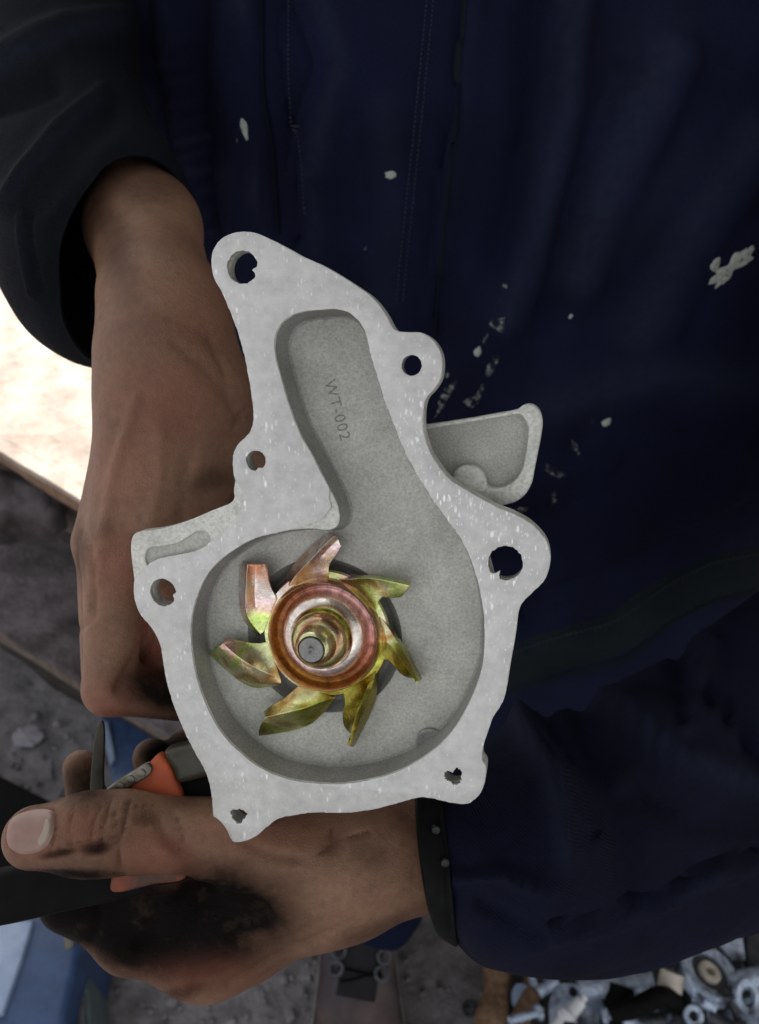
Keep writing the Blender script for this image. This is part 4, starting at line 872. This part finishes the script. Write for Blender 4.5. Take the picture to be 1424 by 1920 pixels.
link('pale_panel', rel(plate([poly], .135, .147, .003, 2), can), M_pale, can, smooth=False)
tin = empty('grey_tin', (*G(140, 1850, 0)[:2], 0)); tag(tin, 'narrow grey tin box beside the blue canister', 'tin')
poly = np.array([G(112, 1790, .10)[:2], G(160, 1778, .10)[:2], G(172, 1960, .10)[:2], G(112, 1960, .10)[:2]])
link('tin_body', rel(plate([poly], 0, .095, .004, 2), tin), M_tin, tin, smooth=False)
poly = np.array([G(118, 1862, .103)[:2], G(158, 1862, .103)[:2], G(164, 1940, .103)[:2], G(118, 1940, .103)[:2]])
link('tin_lid', rel(plate([poly], .094, .102, .002, 2), tin), M_iron, tin, smooth=False)
def bolt(p, dirv, ln, r, mat, name='bolt', label=None, group=None, head=1.9):
    root = empty(name, tuple(p)); dirv = Vector(dirv).normalized(); rt = dirv.to_track_quat('Z', 'Y').to_matrix().to_4x4(); 
    prof = [(0, 0)]; zz = 0
    while zz < ln: prof += [(r, zz), (r*.88, zz+r*.25)]; zz += r*.5
    prof += [(r*.8, ln), (0, ln)]
    me = lathe(prof, 20); me.transform(rt); link('threaded_shank', me, mat, root)
    hx = np.array([(r*head*math.cos(i*math.pi/3), r*head*math.sin(i*math.pi/3)) for i in range(6)]); me = plate([hx], -r*1.3, 0, r*.12, 1); me.transform(rt); link('hex_head', me, mat, root, smooth=False)
    tag(root, label, 'bolt', group); return root
bolt(G(131, 1806, .118), (.05, .25, .45), .04, .0055, M_metal, label='steel bolt standing on the grey tin with head down')
blp = empty('blue_container', (*G(215, 1410, 0)[:2], 0)); tag(blp, 'blue plastic container glimpsed between the two hands', 'container')
poly = np.array([G(186, 1330, .05)[:2], G(330, 1330, .05)[:2], G(320, 1480, .05)[:2], G(212, 1480, .05)[:2]])
link('container_body', rel(plate([poly], 0, .05, .006, 3), blp), M_blue, blp, smooth=False)
poly = np.array([G(188, 1350, .056)[:2], G(203, 1350, .056)[:2], G(216, 1420, .056)[:2], G(206, 1435, .056)[:2]])
link('pale_edge', rel(plate([poly], .045, .055, .002, 2), blp), M_pale, blp, smooth=False)

# ------------------------------------------------------------------ scrap metal pile, lower right
def along(me, p, dirv):
    me.transform(Matrix.Translation(Vector(p)) @ Vector(dirv).normalized().to_track_quat('Z', 'Y').to_matrix().to_4x4()); return me
def rod(name, x1, y1, z1, x2, y2, z2_, prof_fn, mat, label, cat, n=28):
    a, b_ = G(x1, y1, z1), G(x2, y2, z2_); ln = float(np.linalg.norm(b_-a)); me = lathe(prof_fn(ln), n)
    root = bpy.data.objects.new(name, me); COL.objects.link(root); me.materials.append(mat)
    root.matrix_world = Matrix.Translation(Vector(a)) @ Vector(b_-a).normalized().to_track_quat('Z', 'Y').to_matrix().to_4x4(); tag(root, label, cat); return root
pipe = lambda r, t=.8: (lambda l: [(r*t, 0), (r, 0), (r, l*.3), (r*1.02, l*.31), (r, l*.33), (r, l), (r*t, l), (r*t, 0)])
solid = lambda r: (lambda l: [(0, 0), (r*.9, 0), (r, r*.1), (r, l-r*.1), (r*.9, l), (0, l)])
def stick(x1, y1, x2, y2, zz, w_, label, seed):
    a, b_ = G(x1, y1, zz), G(x2, y2, zz+.01); q = [(a*(1-t)+b_*t) for t in np.linspace(0, 1, 6)]
    o = tube(q, [w_*(1+.15*math.sin(seed+i*2)) for i in range(6)], M_wood, 'wooden_stick', 14, amp=.004); tag(o, label, 'stick')
stick(940, 1770, 912, 1990, .03, .016, 'thick split wooden stick lying left of the scrap metal', 1)
stick(1010, 1800, 955, 1990, .035, .011, 'thin brown wooden stick against the scrap metal', 3)
bed = grid_box('scrap_bed', [G(985, 1700, .012), G(1700, 1560, .012), G(1700, 2100, .012), G(960, 2100, .012)], .02, M_iron, .006, (26, 26, 4), 40, 7); tag(bed, 'dark oily layer of small scrap under the metal parts', 'scrap', kind='stuff')
rod('steel_pipe', 1085, 1856, .05, 1225, 1842, .06, pipe(.011), M_alu, 'bright horizontal pipe just below the sleeve', 'pipe')
rod('cream_tube', 1262, 1822, .075, 1250, 1885, .06, pipe(.013, .85), M_cream, 'cream plastic tube with open end between pipe and pulley', 'tube')
rod('spark_plug', 1098, 1868, .07, 1040, 1935, .06, lambda l: [(0, 0), (.004, 0), (.004, l*.12), (.0065, l*.14), (.0075, l*.5), (.011, l*.52), (.011, l*.68), (.008, l*.7), (.008, l), (.002, l), (0, l)], M_cer, 'white ceramic spark plug slanting at the bottom of the pile', 'spark plug')
rod('rubber_hose', 1165, 1850, .06, 1150, 1940, .05, pipe(.014), M_black, 'short black hose standing up below the bright pipe', 'hose')
tag(tube([G(1150, 1900, .065), G(1195, 1888, .08), G(1240, 1868, .08), G(1275, 1885, .06)], [.010]*4, M_black, 'bent_hose', 20), 'black bent hose curling under the cream tube', 'hose')
def plate_item(name, px, zz, th_, mat, label, cat, tilt=0, hole=None, sm=3):
    pts = [G(x_, y_, zz) for x_, y_ in px]; c = np.mean(pts, axis=0); lp = np.array([p[:2]-c[:2] for p in pts]); lp = resample(smooth_loop(lp, sm) if sm > 1 else lp, .003); loops = [lp]
    if hole: hx, hy, hr = hole; h_ = G(hx, hy, zz); loops.append(circ((h_-c)[:2], hr, 20))
    me = plate(loops, -th_, 0, .0008, 1); o = link(name, me, mat, smooth=False); o.location = c; o.rotation_euler = (tilt, tilt*.6, 0); tag(o, label, cat); return o
plate_item('metal_plate', [(1040, 1850), (1085, 1845), (1125, 1850), (1130, 1900), (1120, 1960), (1050, 1960), (1030, 1900)], .045, .006, M_alu, 'pale metal plate under the spark plug', 'metal plate', .12, (1075, 1860, .005))
plate_item('metal_plate', [(1170, 1868), (1215, 1858), (1235, 1895), (1225, 1960), (1160, 1960)], .04, .006, M_alu, 'blue-grey metal plate under the bent black hose', 'metal plate', -.1)
plate_item('metal_plate', [(1345, 1768), (1390, 1742), (1400, 1800), (1372, 1800)], .06, .006, M_alu, 'triangular pale metal plate tucked under the sleeve edge', 'metal plate', .1, None, 1)
plate_item('metal_plate', [(1350, 1900), (1424, 1888), (1480, 1900), (1480, 2000), (1340, 2000)], .05, .006, M_alu, 'large pale plate at the bottom right corner', 'metal plate', -.08)
plate_item('plastic_piece', [(968, 1845), (992, 1850), (985, 1880), (968, 1890), (960, 1870)], .045, .008, M_pale, 'pale blue plastic piece between the two wooden sticks', 'plastic piece', .15)
plate_item('engine_bracket', [(1265, 1830), (1300, 1820), (1310, 1880), (1340, 1925), (1290, 1930), (1262, 1890)], .05, .012, M_iron, 'dark iron bracket left of the pulley', 'bracket', .1)
plate_item('engine_bracket', [(1400, 1745), (1440, 1735), (1460, 1850), (1415, 1845)], .055, .015, M_iron, 'dark iron bracket at the right edge beside the triangular plate', 'bracket', .1)
plate_item('metal_clip', [(892, 1765), (902, 1768), (905, 1788), (898, 1792), (890, 1780)], .025, .004, M_alu, 'small shiny clip lying beside the sleeve above the stick', 'clip', .2)
pp_ = G(1328, 1826, .07); pu = empty('pulley', tuple(pp_)); pu.rotation_euler = (-.25, .3, 0); tag(pu, 'round grooved pulley wheel with centre hole in the scrap pile', 'pulley')
link('rim', lathe([(.020, -.012), (.031, -.012), (.032, -.008), (.026, -.003), (.032, .002), (.032, .006), (.029, .007), (.025, .005), (.020, .004), (.020, -.012)], 48), M_alu, pu)
link('web', lathe([(.021, -.004), (.021, .001), (.012, .001), (.012, -.004), (.021, -.004)], 40), M_iron, pu)
link('hub', lathe([(.005, -.006), (.012, -.006), (.012, .005), (.0105, .0065), (.006, .0065), (.005, .005), (.005, -.006)], 32), M_cream, pu)
def washer(x_, y_, zz, R1, r0, label, tilt, mat=M_alu):
    o = link('steel_ring', lathe([(r0, -.003), (R1, -.003), (R1, .003), (r0, .003), (r0, -.003)], 36), mat); o.location = G(x_, y_, zz); o.rotation_euler = tilt; tag(o, label, 'ring')
washer(1400, 1868, .07, .017, .010, 'shiny steel ring right of the pulley', (.4, .5, 0))
washer(1012, 1835, .05, .012, .006, 'steel ring behind the thin wooden stick', (.1, .3, 0))
washer(1300, 1905, .07, .010, .005, 'small ring lying on the dark bracket', (.3, 0, 0))
rod('steel_pipe', 1370, 1842, .06, 1440, 1828, .07, pipe(.010, .75), M_alu, 'short bright pipe stub pointing at the right edge', 'pipe')
rod('steel_rod', 1010, 1862, .05, 1045, 1838, .055, solid(.006), M_alu, 'short bright rod left of the horizontal pipe', 'rod')
rod('steel_rod', 1190, 1915, .06, 1245, 1912, .06, solid(.007), M_iron, 'dark short rod at the bottom below the bent hose', 'rod')
for i, (x_, y_, lb) in enumerate(((1140, 1905, 'loose bolt right of the spark plug'), (1385, 1915, 'loose bolt on the large corner plate'), (1005, 1900, 'loose bolt beside the foot of the thin stick'), (1268, 1925, 'loose bolt at the bottom left of the dark bracket'))):
    bolt(G(x_, y_, .065), (math.cos(i*1.7), math.sin(i*1.7), .15), .03, .0045, M_alu if i % 2 == 0 else M_iron, label=lb, group='loose bolts in the scrap pile')
for i, (x1, y1, x2, y2, r, mt, lb) in enumerate(((1300, 1868, 1345, 1888, .008, M_alu, 'pale stub of pipe just below the pulley'), (1210, 1935, 1160, 1900, .006, M_alu, 'thin bright rod crossing under the bent hose'), (1330, 1905, 1400, 1940, .007, M_iron, 'dark thin rod lying on the corner plate'), (1058, 1925, 1100, 1950, .009, M_iron, 'dark stub at the bottom edge beneath the spark plug'))):
    rod('metal_rod', x1, y1, .065, x2, y2, .07, solid(r) if i % 2 else pipe(r, .7), mt, lb, 'rod')
nuto = link('hex_nut', plate([np.array([(.009*math.cos(i*math.pi/3), .009*math.sin(i*math.pi/3)) for i in range(6)]), circ((0, 0), .005, 16)], 0, .007, .0006, 1), M_iron, smooth=False); nuto.location = G(880, 1893, .001); tag(nuto, 'dark nut lying on bare ground left of the sticks', 'nut')
# small chips filling the heap
bm = bmesh.new()
for k in range(120):
    p = G(random.uniform(990, 1460), random.uniform(1760, 1960), .02); g = bmesh.ops.create_cube(bm, size=1)
    M4 = Matrix.Translation(Vector(p)+Vector((0, 0, random.uniform(0, .02)))) @ Matrix.Rotation(random.uniform(0, 6), 4, Vector((random.random(), random.random(), random.random()+.1)).normalized()) @ Matrix.Diagonal((random.uniform(.003, .02), random.uniform(.002, .008), random.uniform(.001, .005), 1))
    bmesh.ops.transform(bm, matrix=M4, verts=g['verts'])
me = bpy.data.meshes.new('chips'); bm.to_mesh(me); bm.free(); o = link('scrap_chips', me, M_alu, smooth=False); tag(o, 'small metal chips filling the scrap pile', 'scrap', kind='stuff')
